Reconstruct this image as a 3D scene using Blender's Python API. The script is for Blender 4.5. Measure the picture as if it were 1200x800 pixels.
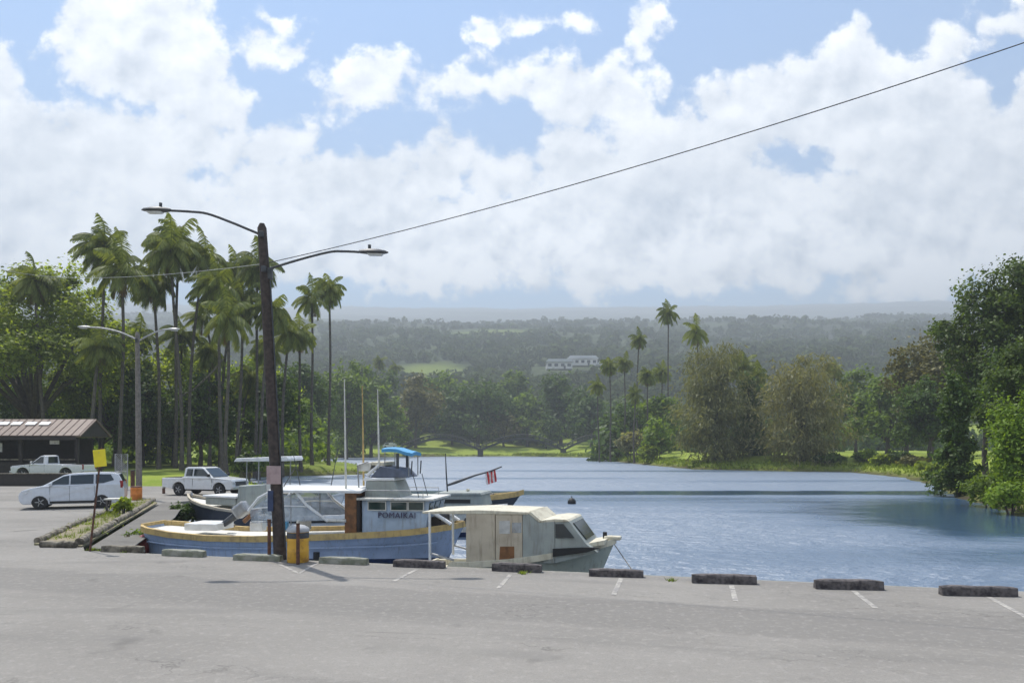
import bpy, bmesh, math, random
import numpy as np
from mathutils import Vector, Matrix, noise as mnoise

for o in list(bpy.data.objects):
    bpy.data.objects.remove(o)
scene = bpy.context.scene
COL = scene.collection
R = math.radians
random.seed(7)
RNG = np.random.default_rng(11)

# ------------------------------------------------------------------ camera
F, CX, HY, CAMZ = 900.0, 600.0, 522.0, 2.9      # focal length and horizon in photo pixels, eye height in metres
cam_data = bpy.data.cameras.new("camera")
cam = bpy.data.objects.new("camera", cam_data)
COL.objects.link(cam)
cam.location = (0, 0, CAMZ)
cam.rotation_euler = (R(90), 0, 0)
cam_data.sensor_fit = 'HORIZONTAL'
cam_data.sensor_width = 36
cam_data.lens = 36 * F / 1200
cam_data.shift_y = (HY - 400) / 1200
cam_data.clip_start = 0.1
cam_data.clip_end = 12000
scene.camera = cam

# ------------------------------------------------------------------ colour management
scene.view_settings.view_transform = 'Standard'
scene.view_settings.look = 'None'
scene.view_settings.gamma = 1
scene.view_settings.use_curve_mapping = False
EXPO = 0.96
scene.view_settings.exposure = EXPO
scene.cycles.use_denoising = True
scene.cycles.max_bounces = 6
scene.cycles.diffuse_bounces = 3
scene.cycles.volume_bounces = 0
scene.cycles.transparent_max_bounces = 8

# ------------------------------------------------------------------ sun and sky
SUN_EL, SUN_AZ = R(64), R(-42)        # azimuth from +Y towards +X
sun_dir = Vector((math.sin(SUN_AZ) * math.cos(SUN_EL), math.cos(SUN_AZ) * math.cos(SUN_EL), math.sin(SUN_EL)))
sl = bpy.data.lights.new("sun", 'SUN')
sl.energy = 4.0
sl.angle = R(0.6)
sl.color = (1.0, 0.95, 0.87)
so = bpy.data.objects.new("sun", sl)
COL.objects.link(so)
so.rotation_euler = sun_dir.to_track_quat('Z', 'Y').to_euler()
so.location = (0, 0, 300)

SKY_STR = 0.10
world = bpy.data.worlds.new("World")
scene.world = world
world.use_nodes = True


def build_sky():
    nt = world.node_tree
    nt.nodes.clear()
    N, L = nt.nodes, nt.links
    def node(t, **k):
        n = N.new(t)
        for a, b in k.items():
            setattr(n, a, b)
        return n
    def math_(op, a, b=None, c=None, clamp=False):
        n = node('ShaderNodeMath', operation=op, use_clamp=clamp)
        for i, v in enumerate((a, b, c)):
            if v is None:
                continue
            if isinstance(v, (int, float)):
                n.inputs[i].default_value = v
            else:
                L.new(v, n.inputs[i])
        return n.outputs[0]
    def smooth(v, a, b):
        n = node('ShaderNodeMapRange', interpolation_type='SMOOTHSTEP')
        L.new(v, n.inputs[0])
        n.inputs[1].default_value = a
        n.inputs[2].default_value = b
        return n.outputs[0]
    sky = node('ShaderNodeTexSky', sky_type='NISHITA')
    sky.sun_disc = False
    sky.sun_elevation = SUN_EL
    sky.sun_rotation = SUN_AZ
    sky.air_density = 1.35
    sky.dust_density = 0.3
    sky.ozone_density = 2.2
    tc = node('ShaderNodeTexCoord')
    sep = node('ShaderNodeSeparateXYZ')
    L.new(tc.outputs['Generated'], sep.inputs[0])
    ay = math_('MAXIMUM', math_('ABSOLUTE', sep.outputs[1]), 0.05)
    u = math_('DIVIDE', sep.outputs[0], ay)
    v = math_('DIVIDE', sep.outputs[2], ay)
    comb = node('ShaderNodeCombineXYZ')
    L.new(u, comb.inputs[0]); L.new(v, comb.inputs[1])
    uv = comb.outputs[0]
    # wobble so that the cloud outlines break up
    wob = node('ShaderNodeTexNoise'); wob.inputs['Scale'].default_value = 14; wob.inputs['Detail'].default_value = 6
    wob.inputs['Roughness'].default_value = 0.6
    L.new(uv, wob.inputs['Vector'])
    vm = node('ShaderNodeVectorMath', operation='SUBTRACT'); L.new(wob.outputs['Color'], vm.inputs[0]); vm.inputs[1].default_value = (.5, .5, .5)
    vs = node('ShaderNodeVectorMath', operation='MULTIPLY_ADD'); L.new(vm.outputs[0], vs.inputs[0]); vs.inputs[1].default_value = (.10, .08, 0); L.new(uv, vs.inputs[2])
    p = vs.outputs[0]
    # cumulus heaps: centre and radii in degrees-like sky units (given as photo pixels / focal length)
    heaps = [(158, 45, 105, 85), (120, 20, 60, 50), (205, 95, 75, 60), (250, 125, 55, 45), (130, 170, 190, 60), (40, 200, 130, 60),
             (322, 170, 42, 36), (345, 150, 20, 16), (300, 50, 36, 20), (345, 62, 26, 14), (322, 22, 20, 16), (432, 98, 58, 36), (400, 128, 30, 18), (535, 100, 70, 24),
             (600, 105, 70, 26), (690, 105, 85, 48), (735, 115, 50, 40), (753, 40, 22, 42), (570, 36, 26, 12), (620, 30, 34, 12), (670, 26, 28, 14),
             (510, 200, 75, 46), (590, 215, 80, 40), (430, 225, 90, 45), (350, 225, 120, 45), (700, 200, 90, 50),
             (860, 140, 60, 50), (930, 120, 85, 62), (1010, 110, 80, 72), (1080, 150, 110, 80), (1015, 55, 22, 30), (1110, 45, 25, 22), (1190, 25, 60, 36),
             (1180, 190, 110, 70), (1250, 150, 90, 90), (1400, 160, 160, 110), (1600, 80, 150, 80), (-120, 130, 150, 100), (-320, 60, 160, 90), (-600, 100, 220, 120),
             (820, 170, 90, 55), (760, 160, 60, 40),
             (150, -420, 560, 260), (1150, -460, 560, 280), (600, -1100, 1500, 480), (-700, -500, 500, 330), (2000, -500, 600, 330), (0, -2600, 3000, 900),  # unseen overhead clouds, added to lift the ambient light
             (90, 270, 330, 72), (450, 275, 320, 66), (800, 265, 320, 84), (1100, 270, 300, 80), (1500, 270, 330, 110), (-350, 260, 330, 110), (1900, 240, 330, 130), (-900, 240, 400, 130)]
    dist = None
    for (cx, cy, rx, ry) in heaps:
        cu, cv, ru, rv = (cx - CX) / F, (HY - cy) / F, rx / F, ry / F
        n = node('ShaderNodeVectorMath', operation='MULTIPLY_ADD')
        L.new(p, n.inputs[0])
        n.inputs[1].default_value = (1 / ru, 1 / rv, 0)
        n.inputs[2].default_value = (-cu / ru, -cv / rv, 0)
        ln = node('ShaderNodeVectorMath', operation='LENGTH'); L.new(n.outputs[0], ln.inputs[0])
        kk = max(.42, min(1.9, min(ru, rv) / .055))      # small puffs stay thin and ragged
        val = math_('MULTIPLY_ADD', ln.outputs['Value'], -kk, kk)
        dist = val if dist is None else math_('SMOOTH_MAX', dist, val, 0.10)
    def fbm(vec, scale, det=8, rough=.56):
        n = node('ShaderNodeTexNoise'); n.inputs['Scale'].default_value = scale; n.inputs['Detail'].default_value = det
        n.inputs['Roughness'].default_value = rough
        L.new(vec, n.inputs['Vector']); return n.outputs['Fac']
    n1 = fbm(uv, 13, 10, .62)
    off = node('ShaderNodeVectorMath', operation='ADD'); L.new(uv, off.inputs[0]); off.inputs[1].default_value = (-.008, .02, 0)
    n2 = fbm(off.outputs[0], 13, 10, .62)
    n3 = fbm(uv, 4.0, 4, .5)
    dens = math_('ADD', dist, math_('MULTIPLY', math_('SUBTRACT', n1, 0.5), 2.6))
    alpha = smooth(dens, -0.10, 0.32)
    core = smooth(dens, 0.3, 1.5)
    # mask of the low sky, used to brighten it
    low = smooth(v, 0.38, 0.16)
    relief = math_('MULTIPLY', math_('SUBTRACT', n1, n2), 2.6)  # lit and shaded sides of the billows, put into the cloud colour
    n4 = fbm(p, 5.5, 7, .5)
    off2 = node('ShaderNodeVectorMath', operation='ADD'); L.new(p, off2.inputs[0]); off2.inputs[1].default_value = (-.02, .045, 0)
    n5 = fbm(off2.outputs[0], 5.5, 7, .5)
    relief = math_('ADD', relief, math_('MULTIPLY', math_('SUBTRACT', n4, n5), 2.2))
    relief = math_('MULTIPLY', relief, math_('MULTIPLY_ADD', low, 1.1, 1.0))
    shade = math_('SUBTRACT', math_('ADD', math_('MULTIPLY_ADD', low, .16, .86), relief), math_('MULTIPLY', core, math_('MULTIPLY', n3, 0.30)))
    shade = math_('MINIMUM', math_('MAXIMUM', shade, -0.25), 1.25)
    cc = node('ShaderNodeMix', data_type='RGBA', clamp_factor=False)
    L.new(shade, cc.inputs['Factor'])
    k = 1 / (SKY_STR * 2 ** EXPO)
    cc.inputs['A'].default_value = (0.72 * k, 0.78 * k, 0.90 * k, 1)
    cc.inputs['B'].default_value = (1.85 * k, 1.83 * k, 1.83 * k, 1)
    mx = node('ShaderNodeMix', data_type='RGBA')
    L.new(alpha, mx.inputs['Factor'])
    skm = node('ShaderNodeMix', data_type='RGBA'); skm.blend_type = 'MULTIPLY'; skm.inputs['Factor'].default_value = 1
    L.new(sky.outputs[0], skm.inputs['A']); skm.inputs['B'].default_value = (.18, .62, 1.0, 1)
    L.new(skm.outputs['Result'], mx.inputs['A']); L.new(cc.outputs['Result'], mx.inputs['B'])
    gl = math_('MULTIPLY_ADD', low, 1.0, 1.0)      # low sky and clouds brightened to make up for the haze veil
    glow = node('ShaderNodeVectorMath', operation='SCALE'); L.new(mx.outputs['Result'], glow.inputs[0]); L.new(gl, glow.inputs['Scale'])
    bg = node('ShaderNodeBackground'); bg.inputs['Strength'].default_value = SKY_STR
    L.new(glow.outputs[0], bg.inputs['Color'])
    out = node('ShaderNodeOutputWorld'); L.new(bg.outputs[0], out.inputs['Surface'])


build_sky()

# ------------------------------------------------------------------ helpers: places
def at(px, py, Y):
    return Vector(((px - CX) / F * Y, Y, CAMZ + (HY - py) / F * Y))
def ground_at(px, py, z=0.0):
    Y = F * (CAMZ - z) / (py - HY)
    return Vector(((px - CX) / F * Y, Y, z))

# ------------------------------------------------------------------ helpers: materials
MATS = {}
def mat(name, col, rough=.6, var=.15, scale=6.0, metal=0.0, bump=0.0, bscale=40.0, second=None, mask=(.45, .6), spec=.5, coat=0.0, streak=0.0):
    if name in MATS:
        return MATS[name]
    m = bpy.data.materials.new(name); m.use_nodes = True
    nt = m.node_tree; N, L = nt.nodes, nt.links
    b = N['Principled BSDF']
    b.inputs['Roughness'].default_value = rough
    b.inputs['Metallic'].default_value = metal
    b.inputs['Specular IOR Level'].default_value = spec
    if coat:
        b.inputs['Coat Weight'].default_value = coat
        b.inputs['Coat Roughness'].default_value = .08
    tc = N.new('ShaderNodeTexCoord')
    nz = N.new('ShaderNodeTexNoise'); nz.inputs['Scale'].default_value = scale; nz.inputs['Detail'].default_value = 5
    L.new(tc.outputs['Object'], nz.inputs['Vector'])
    mx = N.new('ShaderNodeMix'); mx.data_type = 'RGBA'
    c2 = second if second else tuple(max(0, c * (1 - 2 * var)) for c in col)
    c1 = col if second else tuple(min(1, c * (1 + var)) for c in col)
    mx.inputs['A'].default_value = (*c1, 1); mx.inputs['B'].default_value = (*c2, 1)
    mr = N.new('ShaderNodeMapRange')
    if second:
        mr.inputs[1].default_value, mr.inputs[2].default_value = mask
    else:
        mr.inputs[1].default_value, mr.inputs[2].default_value = .3, .75
    L.new(nz.outputs['Fac'], mr.inputs[0]); L.new(mr.outputs[0], mx.inputs['Factor'])
    colour = mx.outputs['Result']
    if streak:      # run-off stains
        mp = N.new('ShaderNodeMapping'); mp.inputs['Scale'].default_value = (7, 7, .8); L.new(tc.outputs['Object'], mp.inputs['Vector'])
        ns = N.new('ShaderNodeTexNoise'); ns.inputs['Scale'].default_value = 1.6; ns.inputs['Detail'].default_value = 6; ns.inputs['Roughness'].default_value = .65
        L.new(mp.outputs[0], ns.inputs['Vector'])
        rs = N.new('ShaderNodeMapRange'); rs.inputs[1].default_value = .52; rs.inputs[2].default_value = .74; rs.inputs[4].default_value = streak
        L.new(ns.outputs['Fac'], rs.inputs[0])
        m3 = N.new('ShaderNodeMix'); m3.data_type = 'RGBA'; L.new(rs.outputs[0], m3.inputs['Factor']); L.new(colour, m3.inputs['A']); m3.inputs['B'].default_value = (.13, .085, .05, 1)
        colour = m3.outputs['Result']
    L.new(colour, b.inputs['Base Color'])
    if bump:
        n2 = N.new('ShaderNodeTexNoise'); n2.inputs['Scale'].default_value = bscale; n2.inputs['Detail'].default_value = 4
        L.new(tc.outputs['Object'], n2.inputs['Vector'])
        bp = N.new('ShaderNodeBump'); bp.inputs['Strength'].default_value = bump; bp.inputs['Distance'].default_value = .02
        L.new(n2.outputs['Fac'], bp.inputs['Height']); L.new(bp.outputs[0], b.inputs['Normal'])
    MATS[name] = m
    return m

def leaf_mat(name, col, var=.5, trans=.35, hue=None):
    m = bpy.data.materials.new(name); m.use_nodes = True
    nt = m.node_tree; N, L = nt.nodes, nt.links
    N.clear()
    out = N.new('ShaderNodeOutputMaterial')
    geo = N.new('ShaderNodeNewGeometry')
    oi = N.new('ShaderNodeObjectInfo')
    tc = N.new('ShaderNodeTexCoord')
    nz = N.new('ShaderNodeTexNoise'); nz.inputs['Scale'].default_value = .45 if 'far' not in name else .012; nz.inputs['Detail'].default_value = 2 if 'far' not in name else 5
    L.new(tc.outputs['Object'], nz.inputs['Vector'])
    add = N.new('ShaderNodeMath'); add.operation = 'MULTIPLY_ADD'
    L.new(geo.outputs['Random Per Island'], add.inputs[0]); add.inputs[1].default_value = .55
    L.new(nz.outputs['Fac'], add.inputs[2])
    sub = N.new('ShaderNodeMath'); sub.operation = 'MULTIPLY_ADD'
    L.new(oi.outputs['Random'], sub.inputs[0]); sub.inputs[1].default_value = .25; L.new(add.outputs[0], sub.inputs[2])
    ramp = N.new('ShaderNodeMapRange'); ramp.inputs[1].default_value = .45; ramp.inputs[2].default_value = 1.25
    L.new(sub.outputs[0], ramp.inputs[0])
    mx = N.new('ShaderNodeMix'); mx.data_type = 'RGBA'
    lo = tuple(c * (1 - var) for c in col)
    hi = hue if hue else (min(1, col[0] * (1 + 1.15 * var)), min(1, col[1] * (1 + var)), col[2] * (1 + .3 * var))
    mx.inputs['A'].default_value = (*lo, 1); mx.inputs['B'].default_value = (*hi, 1)
    L.new(ramp.outputs[0], mx.inputs['Factor'])
    d = N.new('ShaderNodeBsdfPrincipled'); d.inputs['Roughness'].default_value = .55; d.inputs['Specular IOR Level'].default_value = .25 if 'far' not in name else 0.0
    t = N.new('ShaderNodeBsdfTranslucent')
    tm = N.new('ShaderNodeMix'); tm.data_type = 'RGBA'; tm.blend_type = 'MULTIPLY'; tm.inputs['Factor'].default_value = 1
    L.new(mx.outputs['Result'], tm.inputs['A']); tm.inputs['B'].default_value = (1.5, 1.4, .5, 1)
    L.new(mx.outputs['Result'], d.inputs['Base Color']); L.new(tm.outputs['Result'], t.inputs['Color'])
    ms = N.new('ShaderNodeMixShader'); ms.inputs[0].default_value = trans
    L.new(d.outputs[0], ms.inputs[1]); L.new(t.outputs[0], ms.inputs[2])
    L.new(ms.outputs[0], out.inputs['Surface'])
    MATS[name] = m
    return m

def paint(name, col, rough=.35, dirt=.12):
    return mat(name, col, rough=rough, var=dirt, scale=3.0, coat=.0)

def glass(name, col=(.02, .03, .035), rough=.05):
    return mat(name, col, rough=rough, var=.1, spec=.8)

def clear_vinyl():
    m = mat('hazy_clear_vinyl', (.42, .48, .54), .2, var=.2, spec=.6)
    m.node_tree.nodes['Principled BSDF'].inputs['Alpha'].default_value = .5
    return m

M = dict(
    white=paint('white_gelcoat', (.74, .75, .75), .35),
    offwhite=mat('weathered_white', (.66, .65, .60), .55, streak=.55, second=(.48, .46, .40), scale=5, mask=(.5, .75)),
    cream=mat('cream_gelcoat', (.62, .58, .46), .5, streak=.55, second=(.42, .38, .28), scale=4, mask=(.5, .8)),
    blue_hull=mat('blue_hull_paint', (.40, .49, .66), .5, streak=.45, second=(.32, .41, .57), scale=2.5, mask=(.4, .7)),
    navy=mat('navy_bottom_paint', (.015, .035, .11), .5),
    blue_wash=mat('pale_blue_cabin_paint', (.40, .49, .60), .5, streak=.55, second=(.30, .38, .48), scale=3, mask=(.45, .75)),
    tan=mat('ochre_gunwale_paint', (.52, .37, .14), .55, streak=.55, second=(.34, .24, .11), scale=5, mask=(.45, .7)),
    brownwood=mat('brown_varnished_wood', (.23, .10, .035), .5, second=(.11, .05, .02), scale=7, mask=(.4, .7)),
    greyboat=mat('grey_green_paint', (.32, .35, .33), .5, streak=.45, second=(.25, .275, .265), scale=3, mask=(.4, .75)),
    hullgreen=mat('green_grey_hull_paint', (.40, .43, .37), .5, streak=.5, second=(.31, .34, .30), scale=3, mask=(.4, .7)),
    beige=mat('beige_panel_paint', (.50, .44, .34), .6, streak=.55, second=(.40, .34, .26), scale=3, mask=(.45, .75)),
    darkhull=mat('charcoal_hull_paint', (.035, .042, .06), .45, second=(.06, .065, .075), scale=3, mask=(.5, .8)),
    black=mat('black_rubber', (.012, .012, .013), .6),
    chrome=mat('aluminium', (.62, .63, .64), .3, metal=.9, var=.05),
    steel=mat('galvanised_steel', (.36, .37, .38), .45, metal=.6),
    darksteel=mat('dark_grey_metal', (.07, .075, .085), .5, metal=.3),
    glass=glass('tinted_glass'),
    glass_pale=clear_vinyl(),
    glass_green=mat('green_tinted_glass', (.02, .045, .04), .08, spec=.8),
    car_white=mat('white_car_paint', (.68, .70, .72), .25, var=.04, coat=.6),
    car_silver=mat('silver_white_car_paint', (.60, .64, .70), .25, var=.04, coat=.6),
    tyre=mat('tyre_rubber', (.018, .018, .019), .75),
    rim=mat('alloy_rim', (.42, .43, .44), .35, metal=.7),
    lamp_red=mat('red_lens', (.30, .015, .012), .25),
    lamp_clear=mat('clear_lens', (.62, .64, .66), .15),
    polewood=mat('creosoted_pole_wood', (.075, .058, .052), .85, second=(.035, .028, .027), scale=9, mask=(.35, .65), bump=.6, bscale=25),
    polegrey=mat('weathered_grey_pole_wood', (.22, .20, .18), .85, second=(.14, .125, .11), scale=7, mask=(.35, .65), bump=.5, bscale=25),
    concrete=mat('weathered_concrete', (.30, .30, .26), .9, second=(.17, .18, .13), scale=5, mask=(.4, .65), bump=.5, bscale=35),
    darktimber=mat('dark_weathered_timber', (.125, .112, .11), .9, second=(.035, .03, .034), scale=9, mask=(.4, .65), bump=.6, bscale=30),
    log=mat('silvered_log_wood', (.24, .215, .17), .9, second=(.075, .065, .05), scale=5, mask=(.4, .62), bump=.7, bscale=30),
    trash=mat('orange_yellow_painted_steel', (.66, .37, .04), .5, second=(.33, .15, .03), scale=6, mask=(.5, .75)),
    orange=mat('orange_plastic', (.62, .20, .03), .5),
    rust=mat('rusty_brown_steel', (.14, .06, .035), .8, second=(.07, .035, .025), scale=12, mask=(.4, .6)),
    lidgrey=mat('galvanised_lid', (.40, .41, .42), .5, var=.15),
    yellow=mat('yellow_sign_paint', (.78, .66, .03), .45, var=.05),
    pinksign=mat('faded_pink_sign', (.40, .30, .30), .6, second=(.31, .23, .24), scale=8, mask=(.45, .7)),
    bluesign=mat('dark_blue_sign', (.03, .05, .12), .5),
    bluecanvas=mat('blue_canvas', (.08, .30, .54), .7, var=.1),
    darkcanvas=mat('slate_canvas', (.12, .14, .19), .8, var=.15),
    redcloth=mat('red_cloth', (.55, .05, .05), .8), whitecloth=mat('white_cloth', (.70, .68, .68), .8),
    roof=mat('brown_metal_roof', (.165, .115, .092), .6, second=(.115, .078, .062), scale=2, mask=(.35, .7)),
    darkwood=mat('dark_stained_wood', (.030, .024, .022), .8),
    shingle=mat('pale_roof_panel', (.5, .5, .48), .5),
    bark=mat('bark', (.10, .08, .065), .9, second=(.05, .04, .033), scale=3, mask=(.35, .65), bump=.6, bscale=8),
    palmtrunk=mat('palm_trunk', (.125, .108, .09), .9, second=(.06, .053, .045), scale=4, mask=(.35, .65), bump=.5, bscale=10),
    soil=mat('island_soil', (.24, .20, .14), .95, second=(.15, .15, .07), scale=1.2, mask=(.42, .62), bump=.6, bscale=20),
    bldg=mat('pale_building_wall', (.62, .62, .60), .7), bldgroof=mat('pale_building_roof', (.58, .60, .62), .6),
    redplastic=mat('red_plastic', (.25, .03, .03), .5),
    darkrock=mat('dark_lava_rock', (.085, .08, .075), .95, second=(.035, .034, .033), scale=4, mask=(.4, .65), bump=.6, bscale=14),
    letter=mat('faded_purple_lettering', (.075, .07, .12), .6, second=(.17, .18, .25), scale=9, mask=(.5, .75)),
    bridgewood=mat('dark_bridge_timber', (.035, .04, .035), .85),
)
LEAF = dict(
    dark=leaf_mat('dark_leaves', (.058, .104, .028), .5, .38),
    mid=leaf_mat('mid_green_leaves', (.112, .178, .036), .5, .48),
    light=leaf_mat('light_green_leaves', (.20, .27, .05), .42, .6),
    bright=leaf_mat('bright_green_leaves', (.13, .21, .030), .45, .4),
    olive=leaf_mat('olive_needles', (.19, .20, .105), .4, .45, hue=(.275, .27, .15)),
    pine=leaf_mat('dark_needles', (.135, .16, .075), .45, .4, hue=(.21, .215, .105)),
    deep=leaf_mat('deep_green_leaves', (.068, .110, .028), .55, .4),
    rust=leaf_mat('rusty_green_leaves', (.115, .115, .05), .5, .28),
    palm=leaf_mat('palm_leaflets', (.10, .16, .036), .5, .42, hue=(.24, .28, .065)),
    deadfrond=leaf_mat('dead_palm_fronds', (.15, .10, .05), .4, .25),
    far=leaf_mat('far_forest_leaves', (.062, .086, .040), .5, .15),
    grass=leaf_mat('grass_blades', (.16, .22, .036), .45, .35),
)

# ------------------------------------------------------------------ helpers: tags and meshes
def tag(o, label=None, cat=None, group=None, kind=None):
    if label: o['label'] = label
    if cat: o['category'] = cat
    if group: o['group'] = group
    if kind: o['kind'] = kind
    return o

def thing(name, label, cat, loc=(0, 0, 0), rz=0.0, group=None):
    o = bpy.data.objects.new(name, None)
    COL.objects.link(o)
    o.location = loc
    o.rotation_euler = (0, 0, rz)
    o.empty_display_size = .3
    return tag(o, label, cat, group)

def link_mesh(name, me, m, parent=None, smooth=False, bevel=0.0, loc=None, seg=2):
    o = bpy.data.objects.new(name, me)
    COL.objects.link(o)
    if m is not None and not me.materials:
        me.materials.append(m)
    if parent is not None:
        o.parent = parent
    if loc is not None:
        o.location = loc
    if smooth:
        me.polygons.foreach_set('use_smooth', [True] * len(me.polygons))
    if bevel:
        b = o.modifiers.new('bevel', 'BEVEL'); b.width = bevel; b.segments = seg; b.limit_method = 'ANGLE'; b.angle_limit = R(35)
    return o

class MB:
    def __init__(self):
        self.v, self.f = [], []
    def add(self, vs, fs):
        n = len(self.v)
        self.v += [tuple(p) for p in vs]
        self.f += [tuple(i + n for i in f) for f in fs]
        return self
    def box(self, c, s, rz=0.0, ry=0.0):
        hx, hy, hz = s[0] / 2, s[1] / 2, s[2] / 2
        m = Matrix.Rotation(rz, 3, 'Z') @ Matrix.Rotation(ry, 3, 'Y')
        vs = [Vector(c) + m @ Vector((x * hx, y * hy, z * hz)) for z in (-1, 1) for y in (-1, 1) for x in (-1, 1)]
        return self.add(vs, [(0, 2, 3, 1), (4, 5, 7, 6), (0, 1, 5, 4), (2, 6, 7, 3), (0, 4, 6, 2), (1, 3, 7, 5)])
    def tube(self, pts, rads, n=8, cap=True):
        pts = [Vector(p) for p in pts]
        if isinstance(rads, (int, float)):
            rads = [rads] * len(pts)
        vs, fs = [], []
        ref = None
        for i, p in enumerate(pts):
            d = (pts[min(i + 1, len(pts) - 1)] - pts[max(i - 1, 0)]).normalized()
            if ref is None:
                ref = Vector((0, 0, 1)) if abs(d.z) < .9 else Vector((1, 0, 0))
            a = (ref - d * ref.dot(d))
            a = a.normalized() if a.length > 1e-6 else d.orthogonal().normalized()
            ref = a
            b = d.cross(a)
            for k in range(n):
                t = 2 * math.pi * k / n
                vs.append(p + (a * math.cos(t) + b * math.sin(t)) * rads[i])
        for i in range(len(pts) - 1):
            for k in range(n):
                k2 = (k + 1) % n
                fs.append((i * n + k, i * n + k2, (i + 1) * n + k2, (i + 1) * n + k))
        if cap:
            fs.append(tuple(range(n - 1, -1, -1)))
            fs.append(tuple((len(pts) - 1) * n + k for k in range(n)))
        return self.add(vs, fs)
    def lathe(self, prof, n=16, c=(0, 0, 0), axis='Z'):
        vs, fs = [], []
        for (r, z) in prof:
            for k in range(n):
                t = 2 * math.pi * k / n
                p = (r * math.cos(t), r * math.sin(t), z)
                if axis == 'Y': p = (p[0], p[2], p[1])
                if axis == 'X': p = (p[2], p[0], p[1])
                vs.append((p[0] + c[0], p[1] + c[1], p[2] + c[2]))
        for i in range(len(prof) - 1):
            for k in range(n):
                k2 = (k + 1) % n
                fs.append((i * n + k, i * n + k2, (i + 1) * n + k2, (i + 1) * n + k))
        fs.append(tuple(range(n))); fs.append(tuple((len(prof) - 1) * n + k for k in range(n)))
        return self.add(vs, fs)
    def prism(self, poly, hw):
        """outline in x,z swept across y; hw is a half-width or a function (x,z)->half-width"""
        f = hw if callable(hw) else (lambda x, z: hw)
        n = len(poly)
        vs = [(x, -f(x, z), z) for x, z in poly] + [(x, f(x, z), z) for x, z in poly]
        fs = [tuple(range(n)), tuple(range(2 * n - 1, n - 1, -1))]
        fs += [(i, i + n, (i + 1) % n + n, (i + 1) % n) for i in range(n)]
        return self.add(vs, fs)
    def slab(self, poly, z0, z1):
        n = len(poly)
        vs = [(x, y, z0) for x, y in poly] + [(x, y, z1) for x, y in poly]
        fs = [tuple(range(n - 1, -1, -1)), tuple(range(n, 2 * n))]
        fs += [(i, (i + 1) % n, (i + 1) % n + n, i + n) for i in range(n)]
        return self.add(vs, fs)
    def panel(self, pts, n, t=.012):
        """a thin closed plate: outline pts pushed out along n by t"""
        pts = [Vector(p) for p in pts]; nn = Vector(n).normalized() * t
        k = len(pts)
        vs = pts + [p + nn for p in pts]
        fs = [tuple(range(k)), tuple(range(2 * k - 1, k - 1, -1))] + [(i, i + k, (i + 1) % k + k, (i + 1) % k) for i in range(k)]
        return self.add(vs, fs)
    def build(self, name, m, parent=None, smooth=False, bevel=0.0, loc=None):
        me = bpy.data.meshes.new(name)
        me.from_pydata(self.v, [], self.f)
        bm = bmesh.new(); bm.from_mesh(me)
        bmesh.ops.recalc_face_normals(bm, faces=bm.faces)
        bm.to_mesh(me); bm.free()
        me.update()
        o = link_mesh(name, me, m, parent, smooth, bevel, loc)
        if smooth:
            md = o.modifiers.new('edge', 'EDGE_SPLIT'); md.split_angle = R(40)
        return o

def np_mesh(name, V, Fq):
    me = bpy.data.meshes.new(name)
    V = np.ascontiguousarray(V, dtype=np.float32); Fq = np.ascontiguousarray(Fq, dtype=np.int32)
    me.vertices.add(len(V)); me.vertices.foreach_set('co', V.ravel())
    k = Fq.shape[1]
    me.loops.add(Fq.size); me.loops.foreach_set('vertex_index', Fq.ravel())
    me.polygons.add(len(Fq)); me.polygons.foreach_set('loop_start', np.arange(0, Fq.size, k, dtype=np.int32))
    me.polygons.foreach_set('loop_total', np.full(len(Fq), k, dtype=np.int32))
    me.update(calc_edges=True)
    me.validate()
    return me

# ------------------------------------------------------------------ terrain
EDGE0, EDIR = np.array([-11.8, 21.2]), np.array([.9655, -.2605])
def edge_pt(x, off=0.0):
    """point of the seawall line at X = x, off metres towards the water"""
    t = (x - EDGE0[0]) / EDIR[0]
    return EDGE0[0] + t * EDIR[0] + .2605 * off, EDGE0[1] + t * EDIR[1] + .9655 * off
SHORE_LEFT = [(-11.8, 21.2), (-12.6, 24.5), (-13.9, 28), (-15.3, 31.5), (-16.2, 35.5), (-15.9, 39.5), (-14.4, 43.2), (-10.2, 46.5), (-11.5, 51), (-16, 57), (-21, 66), (-27, 76), (-31, 86),
              (-29, 93), (-24, 95), (-19.6, 98.5), (-18.6, 105), (-21.5, 117), (-30, 128), (-41, 150), (-47, 185), (-53, 222), (-50, 246), (-34, 260), (0, 268)]
SHORE_RIGHT = [(24.2, 238), (23.6, 185), (25.7, 147), (28.2, 120), (37, 112), (47, 107.5), (45.5, 90), (39.5, 72.4), (31.2, 53.5), (29.5, 47), (26.4, 40.5), (30, 36), (45, 28), (75, 20), (80, 0)]
RIVER = np.array([(edge_pt(78)[0], edge_pt(78)[1])] + SHORE_LEFT + SHORE_RIGHT, dtype=float)

def river_sd(x, y):
    x = np.asarray(x, float).ravel(); y = np.asarray(y, float).ravel()
    best = np.full(x.shape, 1e9); inside = np.zeros(x.shape, bool)
    n = len(RIVER)
    for i in range(n):
        x0, y0 = RIVER[i]; x1, y1 = RIVER[(i + 1) % n]
        dx, dy = x1 - x0, y1 - y0
        t = np.clip(((x - x0) * dx + (y - y0) * dy) / (dx * dx + dy * dy), 0, 1)
        best = np.minimum(best, np.hypot(x - x0 - t * dx, y - y0 - t * dy))
        c = ((y0 > y) != (y1 > y)) & (x < (x1 - x0) * (y - y0) / (y1 - y0 + 1e-12) + x0)
        inside ^= c
    return np.where(inside, best, -best)

def wavy(x, y, s, seed=0):
    return (np.sin(x * s + 1.3 * seed) * np.cos(y * s * 1.13 + seed) + .6 * np.sin(x * s * 2.1 + y * s * 1.7 + seed * 2.1) + .35 * np.sin(x * s * 4.3 - y * s * 3.9 + seed))

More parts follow.
